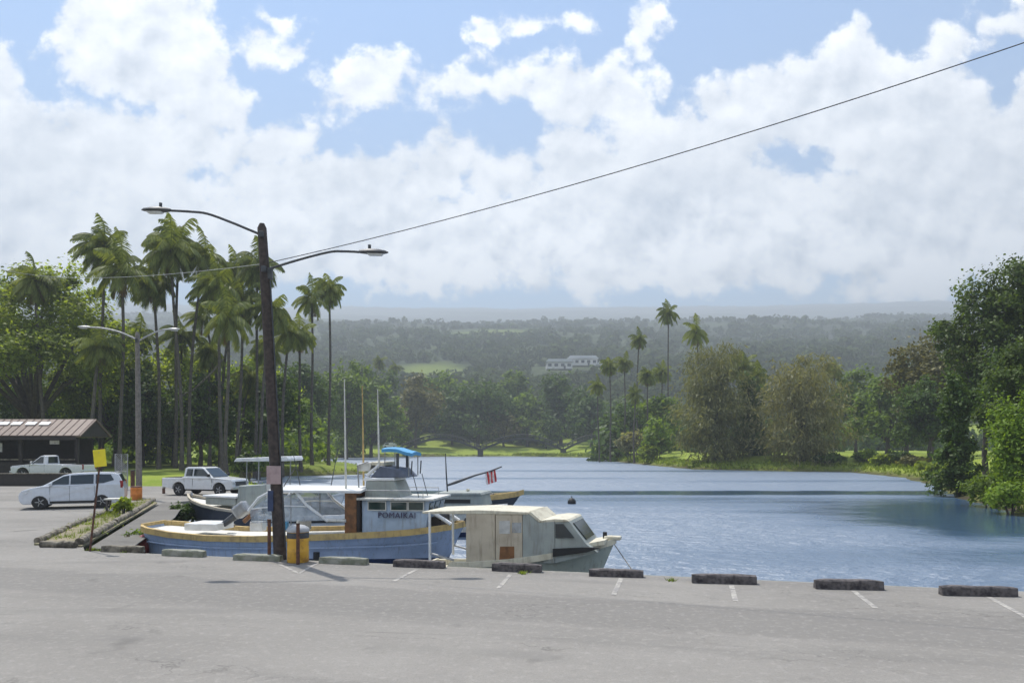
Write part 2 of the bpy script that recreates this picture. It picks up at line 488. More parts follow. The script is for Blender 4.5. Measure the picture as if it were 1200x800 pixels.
def sstep(v, a, b):
    t = np.clip((v - a) / (b - a), 0, 1)
    return t * t * (3 - 2 * t)

WATER_Z = -0.8
def height(x, y):
    x = np.asarray(x, float).ravel(); y = np.asarray(y, float).ravel()
    d = river_sd(x, y)
    d = d + .25 * wavy(x, y, .55, 2) * sstep(np.hypot(x, y), 24, 34)
    out = -d
    z = np.where(d > 0, WATER_Z - np.minimum(2.6, d * .45), WATER_Z + .72 * sstep(out, 0, 2.6))
    right = sstep(x, 14, 22)
    z += np.where(out > 0, right * 1.5 * sstep(out, 1.0, 12) , 0)
    z += np.where(out > 0, 3.2 * sstep(y, 235, 330) * sstep(out, 0, 30), 0)
    z += np.where(out > 0, .45 * sstep(-x, 22, 26) * sstep(y, 55.2, 57.2), 0)
    z += np.where(out > 3, .12 * wavy(x, y, .09, 1) * sstep(out, 3, 20) * sstep(y, 60, 90), 0)
    rr = np.hypot(x * .55, np.maximum(y, 0))
    s = np.maximum(rr - 310, 0)
    hill = .20 * np.minimum(s, 1000) + .165 * np.clip(s - 1000, 0, 1500) + .207 * np.maximum(s - 2500, 0) + sstep(s, 0, 600) * (6 * wavy(x, y, .0042, 1) + 3 * wavy(x, y, .011, 3)) + sstep(s, 700, 1500) * (1 - sstep(s, 3200, 4400)) * 5 * wavy(x, y, .0016, 5)
    crest = 857 + 4 * wavy(x, y, .0005, 4) + .004 * np.clip(x, -3000, 3000)
    hill = np.where(s > 4490, crest - .06 * (s - 4490), np.minimum(hill, crest))
    z += np.where(y > 0, hill, 0)
    return z

def hz(x, y):
    return float(height([x], [y])[0])

def build_ground():
    fr = np.arange(-58, 58.01, .2)
    bk = np.arange(62, 300, 4.0)
    ang = np.radians(np.concatenate([fr, bk]))
    rad = [0.5]
    r = 4.0
    while r < 6000:
        rad.append(r); r *= 1.0125
    rad = np.array(rad)
    A, RR = np.meshgrid(ang, rad)
    X = (RR * np.sin(A)).ravel(); Y = (RR * np.cos(A)).ravel()
    Z = height(X, Y)
    lot = (Y < 22) | ((X < -17) & (Y < 55))
    Z = np.where(lot & (Z > -.3), np.minimum(Z, -.12), Z)
    na, nr = len(ang), len(rad)
    i, j = np.meshgrid(np.arange(nr - 1), np.arange(na), indexing='ij')
    j2 = (j + 1) % na
    Fq = np.stack([i * na + j, (i + 1) * na + j, (i + 1) * na + j2, i * na + j2], -1).reshape(-1, 4)[:, ::-1]
    me = np_mesh('ground', np.stack([X, Y, Z], 1), Fq)
    d = river_sd(X, Y)
    # kind-of-ground attribute: 0 lawn, 1 forest floor and far woods
    att = me.attributes.new('woodland', 'FLOAT', 'POINT')
    w = sstep(Y, 330, 420)
    field = .6 * np.exp(-(((X + 66) / 30) ** 2 + ((Y - 610) / 62) ** 2) ** 2)
    field2 = np.exp(-(((X + 30) / 60) ** 2 + ((Y - 1020) / 40) ** 2) ** 2) * .5
    w = w * (1 - np.maximum(field, field2))
    w = np.maximum(w, .55 * sstep(-X, 10, 30) * sstep(Y, 62, 80) * (1 - sstep(Y, 120, 200)) * np.clip(.6 + .5 * wavy(X, Y, .12, 3), 0, 1))
    att.data.foreach_set('value', w.astype(np.float32))
    att2 = me.attributes.new('bank', 'FLOAT', 'POINT')
    att2.data.foreach_set('value', (1 - sstep(-d, .6, 2.2)).astype(np.float32))
    m = bpy.data.materials.new('ground_cover'); m.use_nodes = True
    nt = m.node_tree; N, L = nt.nodes, nt.links; b = N['Principled BSDF']; b.inputs['Roughness'].default_value = .95; b.inputs['Specular IOR Level'].default_value = .1
    tc = N.new('ShaderNodeTexCoord')
    def noise(s, det=5, r=.6):
        n = N.new('ShaderNodeTexNoise'); n.inputs['Scale'].default_value = s; n.inputs['Detail'].default_value = det; n.inputs['Roughness'].default_value = r
        L.new(tc.outputs['Object'], n.inputs['Vector']); return n.outputs['Fac']
    def mix(f, a, c):
        n = N.new('ShaderNodeMix'); n.data_type = 'RGBA'
        L.new(f, n.inputs['Factor'])
        for s_, v in (('A', a), ('B', c)):
            if isinstance(v, tuple): n.inputs[s_].default_value = (*v, 1)
            else: L.new(v, n.inputs[s_])
        return n.outputs['Result']
    def rng(v, a, c):
        n = N.new('ShaderNodeMapRange'); L.new(v, n.inputs[0]); n.inputs[1].default_value = a; n.inputs[2].default_value = c; return n.outputs[0]
    def attr(nm):
        n = N.new('ShaderNodeAttribute'); n.attribute_name = nm; return n.outputs['Fac']
    lawn = mix(rng(noise(.16), .38, .62), (.235, .30, .04), (.15, .22, .034))
    lawn = mix(rng(noise(2.2), .4, .7), lawn, (.24, .27, .06))
    wood = mix(rng(noise(.02, 8, .7), .4, .62), (.032, .048, .024), (.075, .095, .042))
    wood = mix(rng(noise(.0035, 5, .6), .45, .65), wood, (.05, .056, .042))
    g = mix(attr('woodland'), lawn, wood)
    bankc = mix(rng(noise(.8), .4, .62), (.06, .05, .035), (.12, .13, .035))
    g = mix(attr('bank'), g, bankc)
    L.new(g, b.inputs['Base Color'])
    bp = N.new('ShaderNodeBump'); bp.inputs['Strength'].default_value = .8; bp.inputs['Distance'].default_value = .25
    L.new(noise(1.4, 8, .7), bp.inputs['Height'])
    b2 = N.new('ShaderNodeBump'); b2.inputs['Strength'].default_value = 1; b2.inputs['Distance'].default_value = 10
    L.new(noise(.035, 6, .7), b2.inputs['Height']); L.new(bp.outputs[0], b2.inputs['Normal'])
    vmix = N.new('ShaderNodeMix'); vmix.data_type = 'VECTOR'
    L.new(attr('woodland'), vmix.inputs['Factor']); L.new(bp.outputs[0], vmix.inputs[4]); L.new(b2.outputs[0], vmix.inputs[5])
    L.new(vmix.outputs[1], b.inputs['Normal'])
    o = link_mesh('ground', me, m, smooth=True)
    tag(o, kind='structure')

build_ground()

def build_water():
    mb = MB()
    mb.slab([(-140, 8), (140, -14), (140, 290), (-140, 290)], WATER_Z - .02, WATER_Z)
    m = bpy.data.materials.new('river_water'); m.use_nodes = True
    nt = m.node_tree; N, L = nt.nodes, nt.links; b = N['Principled BSDF']
    b.inputs['Base Color'].default_value = (.050, .10, .175, 1)
    b.inputs['IOR'].default_value = 2.4
    tc = N.new('ShaderNodeTexCoord')
    def noise(vec, s, det, r=.55):
        n = N.new('ShaderNodeTexNoise'); n.inputs['Scale'].default_value = s; n.inputs['Detail'].default_value = det; n.inputs['Roughness'].default_value = r
        L.new(vec, n.inputs['Vector']); return n.outputs['Fac']
    mp = N.new('ShaderNodeMapping'); mp.inputs['Scale'].default_value = (.55, 1.0, 1); mp.inputs['Rotation'].default_value = (0, 0, R(12))
    L.new(tc.outputs['Object'], mp.inputs['Vector'])
    n1 = noise(mp.outputs[0], 2.2, 4, .6)
    n2 = noise(mp.outputs[0], .45, 2, .5)
    add = N.new('ShaderNodeMath'); add.operation = 'MULTIPLY_ADD'; L.new(n2, add.inputs[0]); add.inputs[1].default_value = 1.2; L.new(n1, add.inputs[2])
    # wind lanes: long calm and ruffled streaks lying across the river
    mp2 = N.new('ShaderNodeMapping'); mp2.inputs['Scale'].default_value = (.012, .10, 1)
    L.new(tc.outputs['Object'], mp2.inputs['Vector'])
    lane = noise(mp2.outputs[0], 1.0, 3, .5)
    mr = N.new('ShaderNodeMapRange'); mr.inputs[1].default_value = .33; mr.inputs[2].default_value = .5; mr.inputs[3].default_value = .35; mr.inputs[4].default_value = 1.0
    L.new(lane, mr.inputs[0])
    sep = N.new('ShaderNodeSeparateXYZ'); L.new(tc.outputs['Object'], sep.inputs[0])
    # the slick at about sixty metres
    wig = N.new('ShaderNodeMath'); wig.operation = 'MULTIPLY_ADD'; L.new(n2, wig.inputs[0]); wig.inputs[1].default_value = 2.0; L.new(sep.outputs[1], wig.inputs[2])
    dd = N.new('ShaderNodeMath'); dd.operation = 'SUBTRACT'; L.new(wig.outputs[0], dd.inputs[0]); dd.inputs[1].default_value = 61.5
    ab = N.new('ShaderNodeMath'); ab.operation = 'ABSOLUTE'; L.new(dd.outputs[0], ab.inputs[0])
    sl_ = N.new('ShaderNodeMapRange'); sl_.interpolation_type = 'SMOOTHSTEP'; sl_.inputs[1].default_value = 1.8; sl_.inputs[2].default_value = 3.8; sl_.inputs[3].default_value = .0; sl_.inputs[4].default_value = 1.0
    L.new(ab.outputs[0], sl_.inputs[0])
    mu = N.new('ShaderNodeMath'); mu.operation = 'MULTIPLY'; L.new(mr.outputs[0], mu.inputs[0]); L.new(sl_.outputs[0], mu.inputs[1])
    bp = N.new('ShaderNodeBump'); bp.inputs['Distance'].default_value = .42
    # sheltered calm water in the lee of the right bank
    lee = N.new('ShaderNodeVectorMath'); lee.operation = 'DISTANCE'; L.new(tc.outputs['Object'], lee.inputs[0]); lee.inputs[1].default_value = (27, 40, 0)
    lw = N.new('ShaderNodeMath'); lw.operation = 'MULTIPLY_ADD'; L.new(n2, lw.inputs[0]); lw.inputs[1].default_value = 7.0; L.new(lee.outputs['Value'], lw.inputs[2])
    lm = N.new('ShaderNodeMapRange'); lm.interpolation_type = 'SMOOTHSTEP'; lm.inputs[1].default_value = 11; lm.inputs[2].default_value = 20; L.new(lw.outputs[0], lm.inputs[0])
    mu2 = N.new('ShaderNodeMath'); mu2.operation = 'MULTIPLY'; L.new(mu.outputs[0], mu2.inputs[0]); L.new(lm.outputs[0], mu2.inputs[1])
    mu = mu2
    ro = N.new('ShaderNodeMath'); ro.operation = 'MULTIPLY_ADD'; L.new(mu.outputs[0], ro.inputs[0]); ro.inputs[1].default_value = .46; ro.inputs[2].default_value = .06
    L.new(ro.outputs[0], b.inputs['Roughness'])
    st = N.new('ShaderNodeMath'); st.operation = 'MULTIPLY_ADD'; L.new(mu.outputs[0], st.inputs[0]); st.inputs[1].default_value = .75; st.inputs[2].default_value = .06
    L.new(st.outputs[0], bp.inputs['Strength']); L.new(add.outputs[0], bp.inputs['Height']); L.new(bp.outputs[0], b.inputs['Normal'])
    o = mb.build('water', m)
    tag(o, kind='structure')

build_water()

def asphalt(name, base, dark, edge_lane=True):
    m = bpy.data.materials.new(name); m.use_nodes = True
    nt = m.node_tree; N, L = nt.nodes, nt.links; b = N['Principled BSDF']; b.inputs['Roughness'].default_value = .9; b.inputs['Specular IOR Level'].default_value = .2
    tc = N.new('ShaderNodeTexCoord')
    mp = N.new('ShaderNodeMapping'); mp.inputs['Rotation'].default_value = (0, 0, R(15.1)); L.new(tc.outputs['Object'], mp.inputs['Vector'])
    mp3 = N.new('ShaderNodeMapping'); mp3.inputs['Scale'].default_value = (.13, 1, 1); L.new(mp.outputs[0], mp3.inputs['Vector'])
    def noise(vec, s, det=5, r=.6):
        n = N.new('ShaderNodeTexNoise'); n.inputs['Scale'].default_value = s; n.inputs['Detail'].default_value = det; n.inputs['Roughness'].default_value = r
        L.new(vec, n.inputs['Vector']); return n.outputs['Fac']
    def mix(f, a, c):
        n = N.new('ShaderNodeMix'); n.data_type = 'RGBA'
        L.new(f, n.inputs['Factor'])
        for s_, v in (('A', a), ('B', c)):
            if isinstance(v, tuple): n.inputs[s_].default_value = (*v, 1)
            else: L.new(v, n.inputs[s_])
        return n.outputs['Result']
    def rng(v, a, c, lo=0.0, hi=1.0):
        n = N.new('ShaderNodeMapRange'); L.new(v, n.inputs[0]); n.inputs[1].default_value = a; n.inputs[2].default_value = c; n.inputs[3].default_value = lo; n.inputs[4].default_value = hi; return n.outputs[0]
    o = tc.outputs['Object']
    c = mix(rng(noise(o, .22), .35, .68), base, tuple(k * .78 for k in base))
    # long worn lanes parallel to the seawall
    c = mix(rng(noise(mp3.outputs[0], .55, 5), .5, .64, 0, .75), c, dark)
    sep = N.new('ShaderNodeSeparateXYZ'); L.new(mp.outputs[0], sep.inputs[0])
    if edge_lane:      # a darker resurfaced strip a few metres in from the seawall, with a ragged border
        w = N.new('ShaderNodeMath'); w.operation = 'MULTIPLY_ADD'; L.new(noise(o, .9, 4), w.inputs[0]); w.inputs[1].default_value = .9; L.new(sep.outputs[1], w.inputs[2])
        s1 = N.new('ShaderNodeMath'); s1.operation = 'SUBTRACT'; L.new(w.outputs[0], s1.inputs[0]); s1.inputs[1].default_value = 13.85
        s2 = N.new('ShaderNodeMath'); s2.operation = 'ABSOLUTE'; L.new(s1.outputs[0], s2.inputs[0])
        c = mix(rng(s2.outputs[0], .95, 1.2, .75, 0), c, dark)
    # fine aggregate
    c = mix(rng(noise(o, 30, 4, .8), .48, .68, 0, .55), c, tuple(k * .55 for k in base))
    c = mix(rng(noise(o, 7, 5, .75), .52, .68, 0, .6), c, tuple(k * 1.22 for k in base))
    c = mix(rng(noise(o, 3.2, 6, .75), .53, .7, 0, .45), c, tuple(k * .72 for k in base))
    # oil spots
    c = mix(rng(noise(o, .75, 3, .5), .655, .74, 0, .6), c, tuple(k * .6 for k in dark))
    # cracks
    nz = noise(o, 1.3, 4)
    dv = N.new('ShaderNodeVectorMath'); dv.operation = 'MULTIPLY_ADD'
    cb = N.new('ShaderNodeCombineXYZ'); L.new(nz, cb.inputs[0]); L.new(nz, cb.inputs[1])
    L.new(cb.outputs[0], dv.inputs[0]); dv.inputs[1].default_value = (1.6, 1.6, 0); L.new(mp3.outputs[0], dv.inputs[2])
    vo = N.new('ShaderNodeTexVoronoi'); vo.feature = 'DISTANCE_TO_EDGE'; vo.inputs['Scale'].default_value = .42; L.new(dv.outputs[0], vo.inputs['Vector'])
    gate = rng(noise(o, .35, 2), .45, .6)
    cr = N.new('ShaderNodeMath'); cr.operation = 'MULTIPLY'; L.new(rng(vo.outputs['Distance'], .003, .010, .4, 0), cr.inputs[0]); L.new(gate, cr.inputs[1])
    c = mix(cr.outputs[0], c, tuple(k * .4 for k in dark))
    # faint turning tyre arcs
    wv = N.new('ShaderNodeTexWave'); wv.wave_type = 'RINGS'; wv.rings_direction = 'Z'; wv.inputs['Scale'].default_value = .16; wv.inputs['Distortion'].default_value = 1.5; wv.inputs['Detail'].default_value = 2; wv.inputs['Detail Scale'].default_value = .4
    mpw = N.new('ShaderNodeMapping'); mpw.inputs['Location'].default_value = (6, 9, 0); L.new(o, mpw.inputs['Vector']); L.new(mpw.outputs[0], wv.inputs['Vector'])
    wg = N.new('ShaderNodeMath'); wg.operation = 'MULTIPLY'; L.new(rng(wv.outputs['Fac'], .82, 1.0, 0, .7), wg.inputs[0]); L.new(rng(noise(o, .18, 3), .48, .62), wg.inputs[1])
    c = mix(wg.outputs[0], c, dark)
    L.new(c, b.inputs['Base Color'])
    bp = N.new('ShaderNodeBump'); bp.inputs['Strength'].default_value = .5; bp.inputs['Distance'].default_value = .01
    L.new(noise(o, 45, 4, .7), bp.inputs['Height']); L.new(bp.outputs[0], b.inputs['Normal'])
    return m

ASPH = asphalt('old_grey_asphalt', (.262, .249, .231), (.180, .172, .162))
LANE = asphalt('grey_gravel_asphalt', (.185, .176, .162), (.135, .129, .12), edge_lane=False)
lot_poly = [(78.3, edge_pt(78.3)[1]), (-11.8, 21.2), (-13.6, 24.2), (-15.2, 28), (-16.7, 31.8), (-17.6, 35.5), (-17.2, 40), (-15.5, 44.2), (-13.0, 48), (-15.2, 51.5), (-22, 55), (-75, 55), (-75, -32), (78.3, -32)]
o = MB().slab(lot_poly, -3.2, 0.0).build('parking_lot', ASPH)
tag(o, kind='structure')

# concrete lip of the seawall
cap = MB()
for i in range(36):
    x0 = -11.8 + i * 2.5; x1 = x0 + 2.49
    a, b_ = edge_pt(x0), edge_pt(x1); c_, d_ = edge_pt(x1, .22), edge_pt(x0, .22)
    cap.slab([a, b_, c_, d_], -2.6, -.03)
o = cap.build('seawall', M['concrete'])
tag(o, 'low concrete seawall lip along the edge of the parking lot', 'seawall')

# ------------------------------------------------------------------ painted markings
def paint_mat():
    m = bpy.data.materials.new('worn_white_paint'); m.use_nodes = True
    nt = m.node_tree; N, L = nt.nodes, nt.links; b = N['Principled BSDF']; b.inputs['Roughness'].default_value = .8
    tc = N.new('ShaderNodeTexCoord'); n = N.new('ShaderNodeTexNoise'); n.inputs['Scale'].default_value = 5; n.inputs['Detail'].default_value = 7; n.inputs['Roughness'].default_value = .7
    L.new(tc.outputs['Object'], n.inputs['Vector'])
    mr = N.new('ShaderNodeMapRange'); mr.inputs[1].default_value = .40; mr.inputs[2].default_value = .58; L.new(n.outputs['Fac'], mr.inputs[0])
    mx = N.new('ShaderNodeMix'); mx.data_type = 'RGBA'; L.new(mr.outputs[0], mx.inputs['Factor']); mx.inputs['A'].default_value = (.40, .38, .34, 1); mx.inputs['B'].default_value = (.20, .19, .185, 1)
    L.new(mx.outputs['Result'], b.inputs['Base Color'])
    return m
STRIPE = paint_mat()
for (a, b_, w) in [((728, 677), (719, 697), .10), ((857, 685), (862, 704), .10), ((1000, 692), (1026, 712), .10), ((1158, 699), (1205, 724), .10), ((488, 667), (461, 681), .09), ((598, 673), (584, 689), .09),
                   ((328, 661), (349, 671), .08), ((371, 660), (350, 671.5), .08)]:
    p, q = ground_at(*a), ground_at(*b_)
    d = (q - p); n = Vector((-d.y, d.x, 0)).normalized() * w / 2
    o = MB().slab([(p + n)[:2], (p - n)[:2], (q - n)[:2], (q + n)[:2]], .002, .005).build('road_marking', STRIPE)
    tag(o, kind='structure')

# ------------------------------------------------------------------ wheel stops
def wheel_stop(x0, x1, py, m, h, label, seed):
    a, b_ = ground_at(x0, py[0]), ground_at(x1, py[1])
    h *= .86
    L_ = (b_ - a).length; rz = math.atan2(b_.y - a.y, b_.x - a.x)
    rr = random.Random(seed)
    n = 7; vs = []; fs = []
    for i in range(n):
        x = -L_ / 2 + L_ * i / (n - 1)
        e = .02 if i in (0, n - 1) else 0
        j = lambda: rr.uniform(-.008, .008)
        vs += [(x, -.10 + j(), 0), (x, .10 + j(), 0), (x, .098 + j() - e, h * .85), (x, .075 + j(), h + j() - e), (x, -.075 + j(), h + j() - e), (x, -.098 + j() + e, h * .85)]
    for i in range(n - 1):
        for k in range(6):
            k2 = (k + 1) % 6
            fs.append((i * 6 + k, i * 6 + k2, (i + 1) * 6 + k2, (i + 1) * 6 + k))
    fs += [tuple(range(6)), tuple((n - 1) * 6 + k for k in range(6))]
    t = MB().add(vs, fs).build('wheel_stop', m, bevel=.012)
    c = (a + b_) / 2
    t.location = (c.x, c.y + .10, .003); t.rotation_euler = (rr.uniform(-.02, .02), 0, rz + rr.uniform(-.035, .035))
    tag(t, label, 'wheel stop', 'wheel stops along the seawall')
wheel_stop(118, 166, (646.5, 647.5), M['log'], .20, 'mossy grey wheel stop at the foot of the bank, leftmost in the row', 1)
wheel_stop(190, 238, (651, 653), M['concrete'], .20, 'pale grey wheel stop below the stern of the blue boat', 2)
wheel_stop(274, 328, (656, 658), M['concrete'], .18, 'pale grey wheel stop partly behind the big lamp pole', 3)
wheel_stop(374, 430, (660, 662), M['concrete'], .19, 'pale grey wheel stop just right of the orange trash barrel', 4)
wheel_stop(461, 521, (664, 666), M['darktimber'], .20, 'dark wheel stop beside the thin white awning post of the cabin boat', 5)
wheel_stop(577, 635, (669, 671), M['darktimber'], .22, 'dark wheel stop below the beige cabin of the small boat', 6)
wheel_stop(691, 755, (675, 677), M['darktimber'], .19, 'dark wheel stop under the bow of the small cabin boat', 7)
wheel_stop(812, 888, (683, 685), M['darktimber'], .22, 'dark wheel stop against open water, first one right of the boats', 8)
wheel_stop(957, 1037, (690, 691.5), M['darktimber'], .22, 'dark reddish wheel stop, second one from the right edge', 9)
wheel_stop(1105, 1195, (697.5, 699.5), M['darktimber'], .21, 'dark weathered wheel stop, last one at the right edge', 10)

# ------------------------------------------------------------------ vegetation
def rhombs(C, Nn, s, asp, rng):
    """leaf-shaped faces at C with normals Nn"""
    n = len(C)
    T = rng.normal(size=(n, 3)); T -= Nn * (T * Nn).sum(1, keepdims=True); T /= np.linalg.norm(T, axis=1, keepdims=True) + 1e-9
    B = np.cross(Nn, T)
    s = np.asarray(s).reshape(-1, 1)
    V = np.stack([C + T * s, C + B * s * asp, C - T * s, C - B * s * asp], 1).reshape(-1, 3)
    return V, np.arange(4 * n).reshape(-1, 4)

def crown_mesh(name, lobes, n_leaf, leaf, rng, clusters=10, up=.5, asp=.6, needle=False, sig=.20):
    vol = np.array([(l[3] * l[4] * l[5]) ** (2 / 3) for l in lobes]); share = vol / vol.sum()
    Cs, Ns = [], []
    for l, sh in zip(lobes, share):
        c = np.array(l[:3]); r = np.array(l[3:6])
        k = max(4, int(clusters * rng.uniform(.8, 1.3)))
        d = rng.normal(size=(k, 3)); d[:, 2] += .25; d /= np.linalg.norm(d, axis=1, keepdims=True)
        cc = d * (rng.uniform(.55, 1.0, (k, 1)))
        m = max(8, int(n_leaf * sh))
        idx = rng.integers(0, k, m)
        sg = sig * rng.uniform(.6, 1.5, k)
        q = cc[idx] + rng.normal(size=(m, 3)) * sg[idx][:, None]
        nn = q / (np.linalg.norm(q, axis=1, keepdims=True) + 1e-6)
        Cs.append(c + q * r); Ns.append(nn)
    C = np.concatenate(Cs); Nn = np.concatenate(Ns)
    Nn = Nn * .6 + np.array([0, 0, up]) + rng.normal(size=Nn.shape) * .55
    Nn /= np.linalg.norm(Nn, axis=1, keepdims=True)
    s = leaf * rng.uniform(.6, 1.35, len(C))
    if needle:
        n = len(C)
        dr = rng.normal(size=(n, 3)) * .45 + np.array([0, 0, -.75]); dr[:, :2] += Nn[:, :2] * .6
        dr /= np.linalg.norm(dr, axis=1, keepdims=True)
        sd = np.cross(dr, rng.normal(size=(n, 3))); sd /= np.linalg.norm(sd, axis=1, keepdims=True) + 1e-9
        s = s.reshape(-1, 1)
        V = np.stack([C + sd * s * .02, C + dr * s * 1.2 + sd * s * .24, C + dr * s * 2.3, C + dr * s * 1.2 - sd * s * .24], 1).reshape(-1, 3)
        return np_mesh(name, V, np.arange(4 * n).reshape(-1, 4))
    V, Fq = rhombs(C, Nn, s, asp, rng)
    return np_mesh(name, V, Fq)

def limbs(mb, base, tops, r0, rng, fork=.45):
    """tapered trunk that forks towards the lobes"""
    base = Vector(base)
    mean = sum((Vector(t) for t in tops), Vector()) / len(tops)
    hub = base.lerp(Vector((base.x * .6 + mean.x * .4, base.y * .6 + mean.y * .4, mean.z)), fork)
    pts = [base + Vector((0, 0, -.3)), base + Vector((0, 0, .4)), base.lerp(hub, .5) + Vector((rng.uniform(-.2, .2), rng.uniform(-.2, .2), 0)), hub]
    mb.tube(pts, [r0 * 1.5, r0 * 1.1, r0 * .9, r0 * .75], 9)
    for t in tops:
        t = Vector(t)
        mid = hub.lerp(t, .5) + Vector((rng.uniform(-.5, .5), rng.uniform(-.5, .5), (t - hub).length * .12))
        mb.tube([hub - Vector((0, 0, .2)), mid, t], [r0 * .5, r0 * .3, r0 * .08], 6)

def tree(px, top, bot, wpx, Y, style, leafkey, label, name='tree', cat='tree', group=None, seed=0, n_mul=1.0, trunk=True, depth=1.0, zb=None):
    """crown between photo rows top and bot, wpx pixels wide, standing Y metres off"""
    rng = np.random.default_rng(abs(seed + int(px) * 13 + int(top))); rr = random.Random(seed + int(px))
    X = (px - CX) / F * Y
    z0 = hz(X, Y) if zb is None else zb
    zt = CAMZ + (HY - top) / F * Y; zbot = CAMZ + (HY - bot) / F * Y
    zbot = max(zbot, z0 + .05)
    w = wpx / F * Y / 2; h = zt - zbot
    zc = (zt + zbot) / 2 - z0
    px_m = F / Y
    leaf = 2.25 / px_m
    area = wpx * (bot - top)
    n = int(max(900, area / 7 * 4.2) * n_mul)
    lobes = []
    if style == 'broad':
        k = rr.randint(11, 15)
        for i in range(k):
            a = i * 2.4 + rr.uniform(-.4, .4); q = math.sqrt((i + .5) / k)
            zz = rr.uniform(-.35, .42) * (1 - .45 * q) * h
            r = w * rr.uniform(.34, .5)
            lobes.append((math.cos(a) * q * (w - r * .7), math.sin(a) * q * (w - r * .7) * depth, zc + zz, r, r * depth, min(r * rr.uniform(.7, .95), h * .36)))
        lobes.append((rr.uniform(-.2, .2) * w, 0, zc + h * .30, w * .45, w * .45, h * .2))
    elif style == 'umbrella':
        k = 30
        for i in range(k):
            a = i * 2.4 + rr.uniform(-.3, .3); q = math.sqrt((i + .4) / k)
            dome = (1 - q * q)
            zz = h * (-.5 + .14 + .78 * dome * (1.0 if i % 2 else rr.uniform(.35, .95)) + rr.uniform(0, .12))
            r = w * rr.uniform(.24, .36)
            lobes.append((math.cos(a) * q * (w - r * .5), math.sin(a) * q * (w - r * .5) * depth, zc + zz, r, r, max(.7, h * rr.uniform(.12, .19))))
    elif style == 'wispy':
        k = 19
        for i in range(k):
            t = (i + .5) / k
            prof = math.sin(math.pi * (.20 + t * .68)) ** .55
            a = i * 2.4
            off = w * prof * .42
            r = w * max(.26, prof * rr.uniform(.48, .64))
            lobes.append((math.cos(a) * off, math.sin(a) * off * depth, zc - h / 2 + t * h * .93, r, r * depth, h * .13))
    elif style == 'column':
        k = 13
        for i in range(k):
            t = (i + .5) / k
            prof = .75 + .25 * math.sin(t * 7 + rr.uniform(0, 2)) - max(0, t - .7) * 1.6
            a = i * 2.4
            r = w * max(.3, prof) * rr.uniform(.5, .7)
            lobes.append((math.cos(a) * w * .4 * prof, math.sin(a) * w * .4 * prof * depth, zc - h / 2 + t * h * .95, r, r * depth, max(.35, h * .1)))
    else:   # shrub
        for i in range(8):
            a = i * 2.4; q = math.sqrt((i + .3) / 8)
            r = w * rr.uniform(.35, .5)
            lobes.append((math.cos(a) * q * (w - r * .6), math.sin(a) * q * (w - r * .6), zc + rr.uniform(-.25, .25) * h * (1 - q * .5), r, r, h * rr.uniform(.25, .38)))
    root = thing(name, label, cat, (X, Y, z0), 0, group)
    me = crown_mesh('crown', lobes, n, leaf * (1.15 if style == 'wispy' else 1), rng, clusters=16 if style != 'umbrella' else 14, up=.9 if style == 'umbrella' else .35, needle=(style == 'wispy'), sig=.26 if style == 'wispy' else .2)
    link_mesh('crown', me, LEAF[leafkey], root)
    mb = MB()
    if trunk:
        tops = [lobes[i][:3] for i in range(0, len(lobes), 2)]
        if style in ('wispy', 'column'):
            tops = [(0, 0, zc + h * .38)] + tops[::2]
        limbs(mb, (0, 0, 0), tops, max(.12, w * .055), rr, fork=.4 if style == 'umbrella' else .45)
    else:
        for i in range(5):
            l = lobes[(i * 2) % len(lobes)]
            mb.tube([(l[0] * .15, l[1] * .15, -.1), (l[0] * .5, l[1] * .5, l[2] * .5), (l[0] * .9, l[1] * .9, l[2])], [.05, .035, .012], 5)
    mb.build('trunk' if trunk else 'stem', M['bark'], root, smooth=True)
    return root

